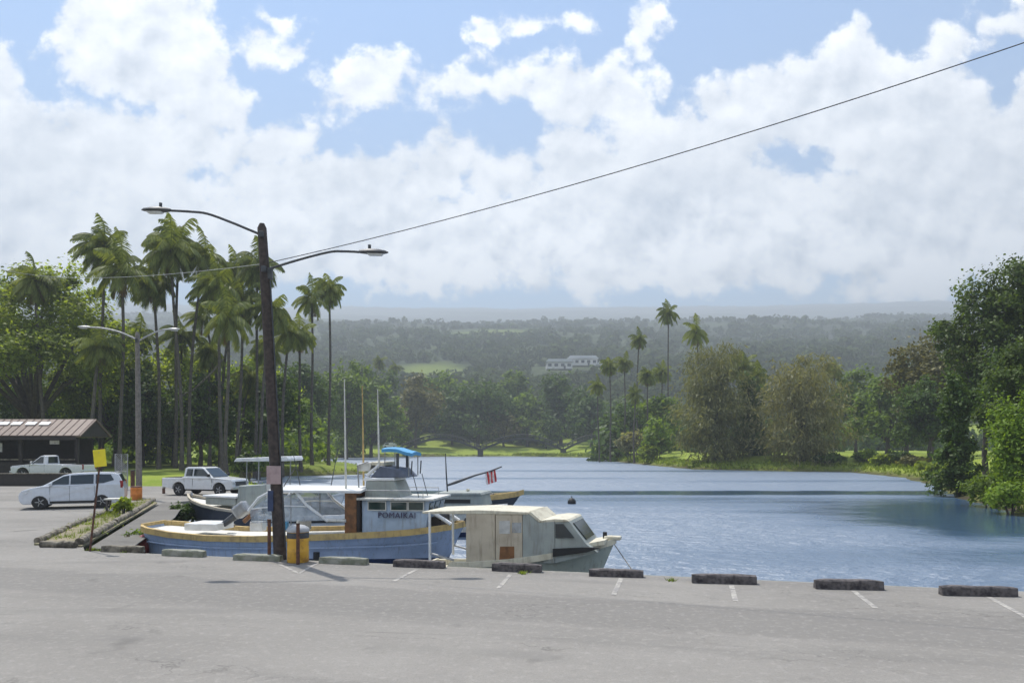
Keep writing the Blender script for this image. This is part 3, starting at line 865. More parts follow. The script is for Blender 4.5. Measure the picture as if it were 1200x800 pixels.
# palms -----------------------------------------------------------
def palm_crown_mesh(seed, n=20, wind=(-.42, -.1), wl=.085, dead=False):
    rng = random.Random(seed + 77 * dead)
    vs, fs = [], []
    def quad(a, b, c, d):
        k = len(vs); vs.extend([a, b, c, d]); fs.append((k, k + 1, k + 2, k + 3))
    for i in range(n):
        az = i * 2.399 + rng.uniform(-.25, .25)
        t0 = (i + .5) / n
        el = R(80 - 118 * t0 + rng.uniform(-14, 14)) if not dead else R(rng.uniform(-62, -30))
        Ln = rng.uniform(.85, 1.1) * (1 if t0 < .85 else .85)
        d = Vector((math.cos(az) * math.cos(el), math.sin(az) * math.cos(el), math.sin(el)))
        p = Vector((0, 0, 0)); pts = [p.copy()]; dirs = [d.copy()]
        steps = 9
        for s in range(steps):
            d = (d + Vector((wind[0] * .11, wind[1] * .11, -.205 - .09 * s / steps))).normalized()
            p = p + d * Ln / steps
            pts.append(p.copy()); dirs.append(d.copy())
        for s in range(steps):
            a, b = pts[s], pts[s + 1]
            side = dirs[s].cross(Vector((0, 0, 1)))
            side = side.normalized() if side.length > 1e-4 else Vector((1, 0, 0))
            up = side.cross(dirs[s]).normalized()
            wv = .013 * (1 - s / steps) + .004
            quad(a - side * wv, a + side * wv, b + side * wv * .9, b - side * wv * .9)
            quad(a - up * wv, a + up * wv, b + up * wv * .9, b - up * wv * .9)
            if s == 0: continue
            for sub in (0.0, .2, .4, .6, .8):
                f = (s + sub) / steps
                base = a.lerp(b, sub)
                ll = .29 * math.sin(math.pi * min(1, .12 + f * .86)) ** .7 * rng.uniform(.8, 1.1)
                for sg in (-1, 1):
                    ld = (side * sg * .75 + dirs[s] * .55 + Vector((wind[0] * .25, wind[1] * .25, -.70 + rng.uniform(-.25, .2)))).normalized()
                    tip = base + ld * ll + Vector((0, 0, -.10 * ll / .3))
                    w2 = dirs[s] * (wl * .17)
                    mid = base.lerp(tip, .55) + Vector((0, 0, .015))
                    quad(base - w2 * .7, base + w2 * .7, mid + w2, mid - w2)
                    quad(mid - w2, mid + w2, tip + w2 * .15, tip - w2 * .15)
    me = bpy.data.meshes.new('dead_fronds' if dead else 'crown'); me.from_pydata(vs, [], fs); me.update()
    me.materials.append(LEAF['deadfrond' if dead else 'palm'])
    return me
PALM_CROWNS = [palm_crown_mesh(s, n) for s, n in ((3, 27), (8, 31), (14, 22), (21, 29), (33, 18), (41, 34))]

DEAD_FRONDS = [palm_crown_mesh(s, n, dead=True) for s, n in ((5, 3), (6, 5), (9, 2), (12, 4))]
def palm(px, py, pb, Y, fr, label, seed, group='coconut palms'):
    """crown hub at photo point px,py; foot below photo column pb; fronds fr metres long"""
    rr = random.Random(seed)
    Xb = (pb - CX) / F * Y + rr.uniform(-2.0, 2.0) * (px < 330); z0 = hz(Xb, Y)
    top = at(px, py, Y)
    fr *= .78 if (px > 600 and Y < 300) else .9
    root = thing('palm_tree', label, 'palm tree', (Xb, Y, z0), 0, group)
    dx = top.x - Xb; hgt = top.z - z0
    yy = rr.uniform(-1.4, 1.4)
    pts, rad = [], []
    for i in range(9):
        t = i / 8
        pts.append((dx * (t ** 1.5) + .12 * math.sin(t * 6 + seed), yy * t * t, hgt * t - (.3 if i == 0 else 0)))
        rad.append((.30 if i == 0 else .20 - .07 * t) * (1.15 if i == 8 else 1))
    MB().tube(pts, rad, 8).build('trunk', M['palmtrunk'], root, smooth=True)
    c = bpy.data.objects.new('crown', PALM_CROWNS[seed % len(PALM_CROWNS)])
    COL.objects.link(c); c.parent = root
    c.location = pts[-1]; c.rotation_euler = (rr.uniform(-.15, .15), rr.uniform(-.15, .15), rr.uniform(0, .9) * (1 if seed % 2 else -1))
    c.scale = (fr, fr, fr * rr.uniform(.9, 1.1))
    dd = bpy.data.objects.new('dead_fronds', DEAD_FRONDS[seed % len(DEAD_FRONDS)])
    COL.objects.link(dd); dd.parent = root
    dd.location = pts[-1]; dd.rotation_euler = (0, 0, rr.uniform(0, 6)); dd.scale = (fr * .75,) * 3
    nut = MB()
    for i in range(6):
        a = i * 1.05
        nut.lathe([(.02, -.14), (.11, -.07), (.13, 0), (.1, .09), (.02, .14)], 7, (math.cos(a) * .25 + pts[-1][0], math.sin(a) * .25 + pts[-1][1], pts[-1][2] - .25 - .1 * (i % 2)))
    nut.build('coconuts', M['bark'], root, smooth=True)
    return root

PALMS = [
    (30, 325, 33, 78, 3.6, 'tall coconut palm rising over the brown pavilion roof at the left edge'),
    (120, 288, 130, 80, 4.2, 'tallest coconut palm with spread fronds, left of the dense palm clump'),
    (150, 318, 154, 76, 4.4, 'full bushy coconut palm directly behind the grey lamp pole top'),
    (178, 330, 182, 82, 3.6, 'coconut palm with drooping fronds just right of the grey lamp pole'),
    (196, 290, 200, 79, 4.4, 'coconut palm forming the left crown of the tall central clump'),
    (214, 284, 212, 86, 4.2, 'coconut palm in the middle of the tall central clump'),
    (232, 296, 232, 83, 4.0, 'coconut palm with one upright frond on the right of the tall clump'),
    (254, 335, 262, 80, 3.9, 'coconut palm between the tall clump and the wooden lamp pole'),
    (268, 372, 262, 74, 3.8, 'low wide coconut palm crown left of the wooden lamp pole'),
    (286, 350, 280, 85, 3.8, 'coconut palm with pale fronds near the wooden lamp pole'),
    (302, 310, 300, 88, 4.2, 'tall dark coconut palm partly hidden by the wooden lamp pole'),
    (318, 362, 312, 84, 3.6, 'coconut palm peeking out right of the wooden lamp pole'),
    (336, 388, 330, 90, 3.5, 'lower coconut palm just right of the wooden lamp pole'),
    (353, 393, 352, 95, 3.4, 'lowest coconut palm beneath the pair of slim palms'),
    (365, 350, 366, 100, 3.5, 'left palm of the slim pair standing against the hills'),
    (385, 337, 386, 104, 3.4, 'right palm of the slim pair standing against the hills'),
    (116, 405, 118, 73, 3.2, 'short coconut palm in front of the umbrella tree above the yellow sign'),
    (244, 412, 238, 90, 3.0, 'small coconut palm among the trunks behind the white pickup'),
    (208, 392, 206, 95, 3.6, 'low coconut palm among the trunks under the tall central clump'),
    (274, 318, 270, 92, 3.7, 'coconut palm left behind the head of the wooden lamp pole'),
    (242, 372, 248, 96, 3.5, 'coconut palm halfway up behind the low wide crown'),
    (312, 408, 308, 98, 3.4, 'shaded low coconut palm behind the wooden lamp pole shaft'),
    (158, 392, 160, 92, 3.4, 'short coconut palm half hidden behind the grey lamp pole'),
    (290, 442, 284, 94, 3.2, 'lowest shaggy coconut palm left of the wooden lamp pole shaft'),
    (748, 398, 746, 178, 3.9, 'slender palm on the far right bank with upright tuft'),
    (783, 366, 784, 172, 4.2, 'solitary tallest palm on the far right bank against the hills'),
    (814, 390, 822, 150, 4.6, 'windswept palm leaning left above the feathery ironwood tree'),
    (714, 428, 716, 176, 4.0, 'bushy palm at the left end of the right bank grove'),
    (732, 425, 732, 185, 4.2, 'palm with yellowish fronds in the right bank grove'),
    (759, 440, 758, 168, 4.0, 'mid height palm in the right bank grove under the slender one'),
    (700, 452, 702, 172, 3.6, 'low palm nearest the footbridge end on the right bank'),
    (776, 436, 776, 180, 4.0, 'palm below the solitary tallest palm on the right bank'),
    (744, 462, 743, 160, 3.4, 'short palm with hanging dead fronds in the right bank grove'),
    (872, 428, 872, 132, 4.6, 'dark leaning palm between the two feathery ironwood trees'),
    (890, 440, 888, 128, 4.0, 'shorter palm right beside the second feathery ironwood tree'),
    (446, 424, 446, 320, 4.5, 'distant palm above the trees left of the footbridge'),
    (463, 430, 463, 325, 4.2, 'second distant palm above the trees left of the footbridge'),
    (977, 434, 977, 165, 3.2, 'dark tufted palm poking above the trees right of the ironwoods'),
]
for i, (a, b_, c_, Y, fr, lab) in enumerate(PALMS):
    palm(a, b_, c_, Y, fr, lab, i + 2)

stalk = MB().tube([at(262, 420, 83), at(252, 432, 83.2), at(240, 444, 83.5), at(226, 457, 83.8), at(208, 466, 84)], [.05, .10, .11, .10, .05], 7).build('bare_branch', M['log'], None, smooth=True)
tag(stalk, 'pale bare curved branch slanting among the palms left of the wooden lamp post', 'branch')

TREES = [
    # left park
    (40, 318, 475, 250, 84, 'umbrella', 'light', 'huge spreading umbrella tree with layered bright foliage behind the pavilion'),
    (-60, 330, 500, 200, 95, 'broad', 'mid', 'leafy tree cut by the left edge behind the umbrella tree'),
    (135, 395, 500, 120, 92, 'umbrella', 'light', 'smaller umbrella tree right of the pavilion with pale layers'),
    (120, 425, 545, 115, 100, 'broad', 'mid', 'shady green tree behind the yellow sign'),
    (235, 435, 540, 90, 91, 'broad', 'dark', 'dark mid height tree among the trunks above the white pickup bed'),
    (165, 430, 542, 84, 89, 'broad', 'dark', 'dark mid height tree close behind the grey lamp pole'),
    (322, 440, 540, 84, 95, 'broad', 'dark', 'dark mid height tree close behind the wooden lamp pole'),
    (50, 440, 540, 150, 105, 'broad', 'dark', 'dark understory tree behind the pavilion roof'),
    (205, 400, 535, 125, 98, 'broad', 'light', 'bright green tree among palm trunks above the white pickup'),
    (185, 460, 545, 90, 108, 'broad', 'dark', 'dark shrubby tree among the trunks right of the grey lamp pole'),
    (262, 425, 540, 110, 102, 'broad', 'mid', 'mid green tree behind the white pickup bonnet'),
    (300, 410, 530, 110, 112, 'broad', 'light', 'bright green tree directly behind the wooden lamp pole'),
    (345, 470, 541, 85, 140, 'umbrella', 'mid', 'low tree overhanging the grass spit with yellow green edge'),
    (345, 425, 535, 90, 152, 'broad', 'dark', 'dark tree right of the wooden lamp pole below the slim palms'),
    # far bank
    (405, 422, 528, 90, 215, 'broad', 'mid', 'mid green tree at the head of the cove left of the antennas'),
    (435, 448, 520, 85, 245, 'umbrella', 'mid', 'flat topped green tree behind the three boat antennas'),
    (425, 428, 512, 80, 300, 'broad', 'dark', 'dark round tree behind the flat topped green tree'),
    (487, 440, 530, 70, 285, 'broad', 'rust', 'reddish brown dark tree at the left end of the footbridge'),
    (515, 436, 520, 60, 330, 'broad', 'mid', 'pale green tree behind the left end of the footbridge'),
    (560, 446, 520, 84, 300, 'broad', 'dark', 'dark broad tree behind the first arch joint of the footbridge'),
    (600, 440, 512, 60, 345, 'umbrella', 'mid', 'pale topped tree behind the middle arch of the footbridge'),
    (618, 462, 522, 60, 305, 'broad', 'mid', 'mid green tree behind the middle arch of the footbridge'),
    (657, 440, 524, 80, 300, 'broad', 'dark', 'dark tree behind the right pier of the footbridge'),
    (693, 462, 526, 60, 275, 'broad', 'dark', 'dark low tree at the right end of the footbridge'),
    (530, 470, 522, 50, 310, 'broad', 'dark', 'small dark tree behind the left arch of the footbridge'),
    (590, 478, 522, 46, 300, 'broad', 'rust', 'small brownish tree left of the footbridge middle'),
    (640, 490, 524, 40, 292, 'broad', 'mid', 'small pale tree under the dark tree by the right pier'),
    # right bank
    (735, 468, 532, 70, 190, 'broad', 'dark', 'dark bushy tree under the right bank palm grove'),
    (775, 462, 534, 60, 172, 'broad', 'mid', 'green tree between palm grove and first ironwood'),
    (838, 407, 549, 100, 124, 'wispy', 'pine', 'feathery dark green ironwood tree, left of the two at the water'),
    (880, 440, 546, 64, 126, 'column', 'dark', 'dark dense tree squeezed between the two ironwoods'),
    (940, 420, 550, 110, 116, 'wispy', 'olive', 'feathery olive ironwood tree, right of the two at the water'),
    (1003, 432, 522, 70, 165, 'broad', 'mid', 'mid green tree behind the lawn right of the ironwoods'),
    (1040, 448, 528, 96, 140, 'umbrella', 'mid', 'tree with layered yellowish boughs over the right bank lawn'),
    (1062, 425, 525, 90, 150, 'broad', 'dark', 'dark tree behind the layered tree on the right lawn'),
    (1092, 385, 535, 100, 112, 'broad', 'rust', 'tall olive green tree left of the biggest right bank tree'),
    (1090, 440, 540, 80, 98, 'broad', 'dark', 'dark low tree at the foot of the tall olive green tree'),
    (1155, 330, 520, 120, 66, 'broad', 'deep', 'big green tree climbing toward the right edge'),
    (1235, 288, 540, 190, 64, 'broad', 'deep', 'tallest tree cut by the right edge'),
    (1200, 400, 560, 120, 60, 'broad', 'dark', 'dark tree below the tallest tree at the right edge'),
    (1186, 400, 562, 76, 50, 'broad', 'deep', 'leafy tree between the vine covered column and the bright bush'),
    (1122, 440, 580, 66, 56, 'column', 'dark', 'vine covered dark column of foliage standing at the water'),
]
for i, (px, tp, bt, w, Y, st, lk, lab) in enumerate(TREES):
    nm = 'ironwood_tree' if st == 'wispy' else 'broadleaf_tree'
    tree(px, tp, bt, w, Y, st, lk, lab, nm, 'tree', 'trees around the river', seed=i * 7, n_mul=1.9 if st in ('wispy', 'column', 'umbrella') else 1.3)

SHRUBS = [
    (1192, 455, 590, 70, 43, 'bright', 'bright green bush at the right edge over the water'),
    (1160, 545, 592, 60, 46.5, 'mid', 'grey green shrub beside the vine covered column'),
    (1185, 560, 600, 60, 41.5, 'bright', 'low lime green shrub at the right edge waterline'),
    (1015, 527, 547, 34, 112, 'mid', 'small shrub on the right lawn bank nearest the ironwood'),
    (1036, 532, 549, 36, 105, 'light', 'yellowish low shrub on the right lawn bank'),
    (1055, 528, 548, 30, 104, 'dark', 'dark round shrub in the middle of the right lawn bank'),
    (1072, 534, 552, 40, 98, 'rust', 'rusty low shrub on the right lawn bank'),
    (1090, 538, 560, 36, 84, 'light', 'pale shrub beside the vine covered column on its left'),
    (970, 530, 552, 40, 113, 'dark', 'dark shrub under the right ironwood'),
    (738, 505, 535, 36, 166, 'olive', 'olive bush on the right bank below the palm grove'),
    (772, 490, 534, 44, 152, 'mid', 'bright leafy bush left of the first ironwood'),
    (712, 515, 536, 30, 190, 'dark', 'dark bush at the right foot of the footbridge'),
    (760, 520, 541, 26, 150, 'light', 'pale low bush on the grassy point below the grove'),
    (214, 588, 614, 36, 35.5, 'dark', 'dark shrub on the left bank at the charcoal boat bow'),
    (158, 618, 646, 32, 25.2, 'mid', 'scrubby plant on the bank at the stern of the blue boat'),
    (148, 628, 648, 22, 24.4, 'rust', 'brownish scrub beside the leftmost wheel stop'),
    (145, 583, 600, 22, 31.5, 'light', 'small green plant on the dirt island by the little table'),
    (352, 512, 542, 46, 133, 'mid', 'green bush on the grass spit right of the wooden lamp pole'),
    (292, 530, 556, 40, 82, 'dark', 'dark bush on the grass behind the white pickup bonnet'),
    (410, 500, 536, 50, 236, 'mid', 'bushy growth at the head of the cove'),
]
for i, (px, tp, bt, w, Y, lk, lab) in enumerate(SHRUBS):
    tree(px, tp, bt, w, Y, 'shrub', lk, lab, 'shrub', 'shrub', 'shrubs along the banks', seed=100 + i, n_mul=1.3 if Y > 30 else .6, trunk=False)

# far wooded hillside, one mass
def hillside():
    rng = np.random.default_rng(5)
    n = 12000
    Y = 335 + (1750 - 335) * rng.random(n) ** 1.7
    X = (rng.random(n) * 2 - 1) * .82 * Y
    fld = (((X + 66) / 30) ** 2 + ((Y - 610) / 62) ** 2 < 1.1) | ((X > 12) & (X < 78) & (Y > 520) & (Y < 625)) | (((X + 30) / 60) ** 2 + ((Y - 1020) / 40) ** 2 < .8)
    fld |= (Y > 900) & (wavy(X, Y, .006, 8) > .75)
    X, Y = X[~fld], Y[~fld]
    Z = height(X, Y)
    R0 = (rng.uniform(2.6, 5.5, len(X)) + 2.6 * (rng.random(len(X)) < .12) + 1.2 * np.clip(wavy(X, Y, .013, 6), 0, 1.5)) * np.where(Y < 450, .9, 1)
    Vs, off = [], 0
    for x, y, z, r in zip(X, Y, Z, R0):
        k = 64 if y < 650 else (40 if y < 1100 else 22)
        d = rng.normal(size=(k, 3)); d /= np.linalg.norm(d, axis=1, keepdims=True)
        d[:, 2] = d[:, 2] * .8
        C = np.array([x, y, z + r * .75]) + d * r * rng.uniform(.55, 1.05, (k, 1))
        nn = d + rng.normal(size=(k, 3)) * .3 + np.array([0, 0, .2]); nn /= np.linalg.norm(nn, axis=1, keepdims=True)
        V, _ = rhombs(C, nn, r * (.24 if k == 64 else .31 if k == 40 else .42) * rng.uniform(.7, 1.2, k), .8, rng)
        Vs.append(V)
    V = np.concatenate(Vs)
    me = np_mesh('hillside_forest', V, np.arange(len(V)).reshape(-1, 4))
    o = link_mesh('hillside_forest', me, LEAF['far'])
    tag(o, 'hazy dark forest covering the hills beyond the river', 'forest', kind='stuff')
hillside()

# a dark thicket floor behind the palms on the left, and behind the far-bank trees
def thicket(name, label, pts, leafkey, seed):
    rng = np.random.default_rng(seed)
    Vs = []
    for (x, y, r, h) in pts:
        z = hz(x, y)
        k = int(240 * r / 4)
        d = rng.normal(size=(k, 3)); d /= np.linalg.norm(d, axis=1, keepdims=True); d[:, 2] = np.abs(d[:, 2])
        C = np.array([x, y, z]) + d * np.array([r, r, h]) * rng.uniform(.6, 1.05, (k, 1))
        nn = d + rng.normal(size=(k, 3)) * .5; nn /= np.linalg.norm(nn, axis=1, keepdims=True)
        V, _ = rhombs(C, nn, (.0034 * y + .1) * rng.uniform(.7, 1.3, k), .65, rng)
        Vs.append(V)
    V = np.concatenate(Vs)
    o = link_mesh(name, np_mesh(name, V, np.arange(len(V)).reshape(-1, 4)), LEAF[leafkey])
    tag(o, label, 'undergrowth', kind='stuff')
rr = random.Random(4)
pts = []
for i in range(60):
    Y = rr.uniform(104, 150); px = rr.uniform(-160, 372)
    pts.append(((px - CX) / F * Y, Y, rr.uniform(2.5, 5), rr.uniform(2.5, 8)))
thicket('undergrowth', 'dense dark undergrowth behind the palms of the left park', pts, 'mid', 3)
pts = []
for i in range(70):
    Y = rr.uniform(312, 345); px = rr.uniform(370, 780)
    pts.append(((px - CX) / F * Y, Y, rr.uniform(5, 9), rr.uniform(6, 15)))
for i in range(50):
    Y = rr.uniform(175, 235); px = rr.uniform(700, 1300)
    x = (px - CX) / F * Y
    if px < 960 or Y > 200: pts.append((x, Y, rr.uniform(4, 7), rr.uniform(5, 11)))
thicket('undergrowth', 'dense undergrowth behind the far bank and the right bank lawn', pts, 'dark', 9)

# rough grass along the banks
def bank_grass():
    rng = np.random.default_rng(2)
    n = 60000
    X = rng.uniform(-60, 60, n); Y = rng.uniform(22, 270, n)
    d = -river_sd(X, Y)
    ok = (d > .9) & (d < np.where(X > 0, 4.5, 2.0)) & ~((X > -12) & (X < 30) & (Y < 26)) & (np.abs(X / Y) < .8)
    lot = (X < -15.2) & (Y < 44) & (d > 1.1)
    lot |= (Y < 56) & (X < 0) & (d > 1.3)
    ok &= ~lot
    X, Y = X[ok], Y[ok]; Z = height(X, Y)
    reps = 4
    X = np.repeat(X, reps) + rng.normal(size=len(X) * reps) * .3; Y = np.repeat(Y, reps) + rng.normal(size=len(Y) * reps) * .3; Z = np.repeat(Z, reps)
    h = rng.uniform(.10, .36, len(X)) * np.where(X > 0, 1 + Y / 250, .8)
    a = rng.uniform(0, math.pi * 2, len(X)); w = .02 + Y * .0009
    dx, dy = np.cos(a) * w, np.sin(a) * w
    lx, ly = rng.normal(size=len(X)) * .4 * h, rng.normal(size=len(X)) * .4 * h
    V = np.stack([np.stack([X - dx, Y - dy, Z - .05], 1), np.stack([X + dx, Y + dy, Z - .05], 1), np.stack([X + lx + dx * .2, Y + ly + dy * .2, Z + h], 1), np.stack([X + lx - dx * .2, Y + ly - dy * .2, Z + h], 1)], 1).reshape(-1, 3)
    o = link_mesh('grass', np_mesh('grass', V, np.arange(len(V)).reshape(-1, 4)), LEAF['grass'])
    tag(o, 'rough green grass fringing the river banks', 'grass', kind='stuff')
bank_grass()

# ------------------------------------------------------------------ far buildings and footbridge
def far_house(px, py, wpx, hpx, Y, label, roof_h=.5):
    X = (px - CX) / F * Y; w = wpx / F * Y; h = hpx / F * Y
    z = hz(X, Y)
    ztop = CAMZ + (HY - py) / F * Y
    z = max(z - .5, ztop - h)
    t = thing('hillside_building', label, 'building', (X, Y, z), 0, 'pale buildings on the hillside')
    MB().box((0, 0, h / 2), (w, 14, h)).build('wall', M['bldg'], t)
    MB().prism([(-w / 2 - .8, h), (w / 2 + .8, h), (w / 2 - 1.5, h + 2.2), (-w / 2 + 1.5, h + 2.2)], 8).build('roof', M['bldgroof'], t)
    k = max(3, int(w / 4))
    for i in range(k):
        MB().box((-w / 2 + w * (i + .5) / k, -7.03, h * .55), (w / k * .55, .1, h * .4)).build('window', M['glass'], t)
    MB().box((w * .2, -7.04, h * .25), (1.4, .12, h * .5)).build('door', M['darksteel'], t)
far_house(655, 425, 30, 8, 585, 'long low pale building on the hillside, leftmost of three')
far_house(682, 421, 34, 8, 600, 'larger white roofed hillside building in the middle of three')
far_house(706, 428, 14, 6, 590, 'smallest pale hillside building beside the palm grove')

def footbridge():
    Y = 259.0
    t = thing('footbridge', 'long dark footbridge of three shallow arches across the far end of the water', 'bridge', ((577 - CX) / F * Y, Y, WATER_Z))
    x0 = t.location.x
    spans = [(470, 563), (563, 660), (660, 738)]
    def zpx(py): return CAMZ + (HY - py) / F * Y - WATER_Z
    pts_all = []
    for (a, b_) in spans:
        pts = []
        for i in range(15):
            s = i / 14
            px = a + (b_ - a) * s
            pts.append(((px - CX) / F * Y - x0, zpx(526.0 - 13.5 * math.sin(math.pi * s))))
        pts_all.append(pts)
    for pts in pts_all:
        n = len(pts)
        vs = [(x, -1.3, z) for x, z in pts] + [(x, 1.3, z) for x, z in pts] + [(x, -1.3, z - .75) for x, z in pts] + [(x, 1.3, z - .75) for x, z in pts]
        fs = []
        for i in range(n - 1):
            fs += [(i, i + 1, n + i + 1, n + i), (2 * n + i, 3 * n + i, 3 * n + i + 1, 2 * n + i + 1), (i, 2 * n + i, 2 * n + i + 1, i + 1), (n + i, n + i + 1, 3 * n + i + 1, 3 * n + i)]
        fs += [(0, n, 3 * n, 2 * n), (n - 1, 3 * n - 1, 4 * n - 1, 2 * n - 1)]
        MB().add(vs, fs).build('deck', M['bridgewood'], t)
        for sd in (-1.35, 1.35):
            m = MB()
            m.tube([(x, sd, z + 1.05) for x, z in pts], .16, 5)
            m.tube([(x, sd, z + .55) for x, z in pts], .05, 5)
            for x, z in pts[::1]:
                m.tube([(x, sd, z), (x, sd, z + 1.05)], .09, 4)
            m.build('railing', M['bridgewood'], t)
    for px in (563, 660):
        x = (px - CX) / F * Y - x0
        MB().box((x, 0, zpx(526) / 2 - .9), (1.8, 3.0, zpx(526) + 1.2)).build('pier', M['bridgewood'], t, bevel=.1)
footbridge()

# ------------------------------------------------------------------ lamp poles, wires
def lamp_head(mb_body, mb_lens, mb_cell, p, d, L=.85):
    """cobra-head luminaire whose neck is at p and which points along d (unit, mostly horizontal)"""
    d = Vector(d).normalized(); s = Vector((0, 0, 1)).cross(d).normalized(); u = d.cross(s)
    secs = [(0, .05, .05), (.12, .09, .07), (.35, .15, .09), (.65, .15, .08), (.9, .09, .05), (1.0, .02, .02)]
    vs, fs = [], []
    n = 10
    for (t, w, h) in secs:
        for k in range(n):
            a = 2 * math.pi * k / n
            vs.append(p + d * t * L + s * math.cos(a) * w + u * math.sin(a) * h * (1 if math.sin(a) > 0 else .55))
    for i in range(len(secs) - 1):
        for k in range(n):
            k2 = (k + 1) % n
            fs.append((i * n + k, i * n + k2, (i + 1) * n + k2, (i + 1) * n + k))
    fs += [tuple(range(n)), tuple((len(secs) - 1) * n + k for k in range(n))]
    mb_body.add(vs, fs)
    c = p + d * L * .55 - u * .045
    mb_lens.add([c + d * .2 + s * .1, c + d * .2 - s * .1, c - d * .2 - s * .1, c - d * .2 + s * .1, c + d * .15 + s * .06 - u * .04, c + d * .15 - s * .06 - u * .04, c - d * .15 - s * .06 - u * .04, c - d * .15 + s * .06 - u * .04],
                [(0, 1, 5, 4), (1, 2, 6, 5), (2, 3, 7, 6), (3, 0, 4, 7), (4, 5, 6, 7), (0, 3, 2, 1)])
    q = p + d * L * .35 + u * .08
    mb_cell.tube([q, q + u * .11], .04, 8)

def street_lamp(name, label, base, top, r, m, arms, armr, headm, head_L):
    t = thing(name, label, 'lamp post', (base.x, base.y, 0), 0)
    b0 = Vector((base.x, base.y, 0))
    tp = Vector(top) - b0
    n = 10
    MB().tube([Vector((0, 0, -.4)), *[Vector((tp.x * i / n, tp.y * i / n, tp.z * i / n)) for i in range(1, n)], tp - Vector((0, 0, .12)), tp], [r[0] + (r[1] - r[0]) * i / n for i in range(n + 1)] + [r[1] * .55], 14).build('pole', m, t, smooth=True)
    for (pts, hd) in arms:
        pts = [Vector(p) - b0 for p in pts]
        # smooth the bend
        sm = []
        for i in range(len(pts) - 1):
            p0 = pts[max(i - 1, 0)]; p1 = pts[i]; p2 = pts[i + 1]; p3 = pts[min(i + 2, len(pts) - 1)]
            for k in range(6):
                u = k / 6
                sm.append(.5 * ((2 * p1) + (p2 - p0) * u + (2 * p0 - 5 * p1 + 4 * p2 - p3) * u * u + (3 * p1 - p0 - 3 * p2 + p3) * u ** 3))
        sm.append(pts[-1])
        arm = MB().tube(sm, armr, 8).build('lamp_arm', M['steel'] if m is not M['polewood'] else M['darksteel'], t, smooth=True)
        bd, ln, ce = MB(), MB(), MB()
        lamp_head(bd, ln, ce, sm[-1], hd, head_L)
        h = bd.build('lamp_head', headm, t, smooth=True)
        ln.build('lens', M['lamp_clear'], h)
        ce.build('photocell', M['darksteel'], h, smooth=True)
        br = MB().box(sm[0] , (.12, .34, .16)).build('bracket', M['darksteel'], t, bevel=.02)
    return t

YP = 19.55
base = ground_at(329, 655.2); YP = base.y
P1 = lambda px, py, dy=0.0: at(px, py, YP + dy)
big_lamp = street_lamp('street_lamp', 'tall leaning dark wooden lamp post with two unequal lamp arms at the seawall', base, P1(307, 262), (.165, .115), M['polewood'],
    [([P1(308, 276), P1(272, 261), P1(243, 250.5), P1(222, 248), P1(200, 246.8)], (-1, 0, .02)), ([P1(311, 316.5), P1(348, 305), P1(385, 295.5), P1(402, 294.5), P1(421, 295.3)], (1, 0, -.02))], .032, M['darksteel'], .74)
b0 = Vector((base.x, base.y, 0))
def pole_pt(py):
    s = (655.2 - py) / (655.2 - 262)
    return P1(329 + (307 - 329) * s, py)
p = pole_pt(556) - b0
sg = MB().box((p.x + .0, p.y - .19, p.z), (.36, .02, .46)).build('sign_panel', M['pinksign'], big_lamp, bevel=.004)
sg['label'] = 'faded pinkish square sign panel nailed to the post'
p = pole_pt(586) - b0
sg = MB().box((p.x - .12, p.y - .185, p.z), (.14, .02, .52)).build('sign_panel', M['bluesign'], big_lamp, bevel=.004)
sg['label'] = 'narrow dark blue sign strip below the pink panel'
p = pole_pt(316) - b0
MB().box((p.x + .14, p.y, p.z - .1), (.13, .16, .3)).build('junction_box', M['darksteel'], big_lamp, bevel=.02)
m = MB()
p0, p1 = pole_pt(330) - b0, pole_pt(640) - b0
m.tube([p0 + Vector((.15, -.06, 0)), p1 + Vector((.16, -.08, 0))], .018, 6)
m.build('conduit', M['darksteel'], big_lamp)

b2 = ground_at(163, 583)
Y2 = b2.y
P2 = lambda px, py, dy=0.0: at(px, py, Y2 + dy)
street_lamp('street_lamp', 'grey weathered lamp post with two arms standing behind the white minivan', b2, P2(161, 389), (.17, .12), M['polegrey'],
    [([P2(161, 398), P2(140, 389), P2(120, 384.5), P2(106, 383.5)], (-1, 0, .03)), ([P2(161, 400), P2(178, 391), P2(190, 386.5), P2(196, 386)], (1, 0, .02))], .045, M['steel'], .72)

# service wire from the big pole to a pole beyond the right edge, and the run continuing left
def catenary(a, b, sag, n=24):
    return [a.lerp(b, i / n) - Vector((0, 0, sag * 4 * (i / n) * (1 - i / n))) for i in range(n + 1)]
far_post = Vector((14.0, 12.5, 12.3))
wa = pole_pt(309)
# pass through the photo's sight line: sag chosen to match
endp = wa + (at(1236, 38, 13.6) - wa) * 1.42 + Vector((0, 0, .59))
up = thing('utility_pole', 'wooden utility pole carrying the overhead wire beyond the right edge', 'utility pole', (endp.x, endp.y, 0))
MB().tube([(0, 0, -.3), (0, 0, 6), (0, 0, endp.z + .5)], [.17, .14, .11], 12).build('pole', M['polewood'], up, smooth=True)
MB().box((0, 0, endp.z + .1), (.1, 1.6, .12)).build('crossarm', M['polewood'], up)
o = MB().tube(catenary(wa, endp, .50), .011, 6).build('overhead_wire', M['darksteel'])
tag(o, 'thick overhead wire rising from the leaning lamp post to the upper right', 'wire')
wl = at(-60, 292, 60.0)
o = MB().tube(catenary(wa, wl, 1.1), .008, 5).build('overhead_wire', M['steel'])
tag(o, 'thin faint wire running left from the leaning lamp post above the palms', 'wire')

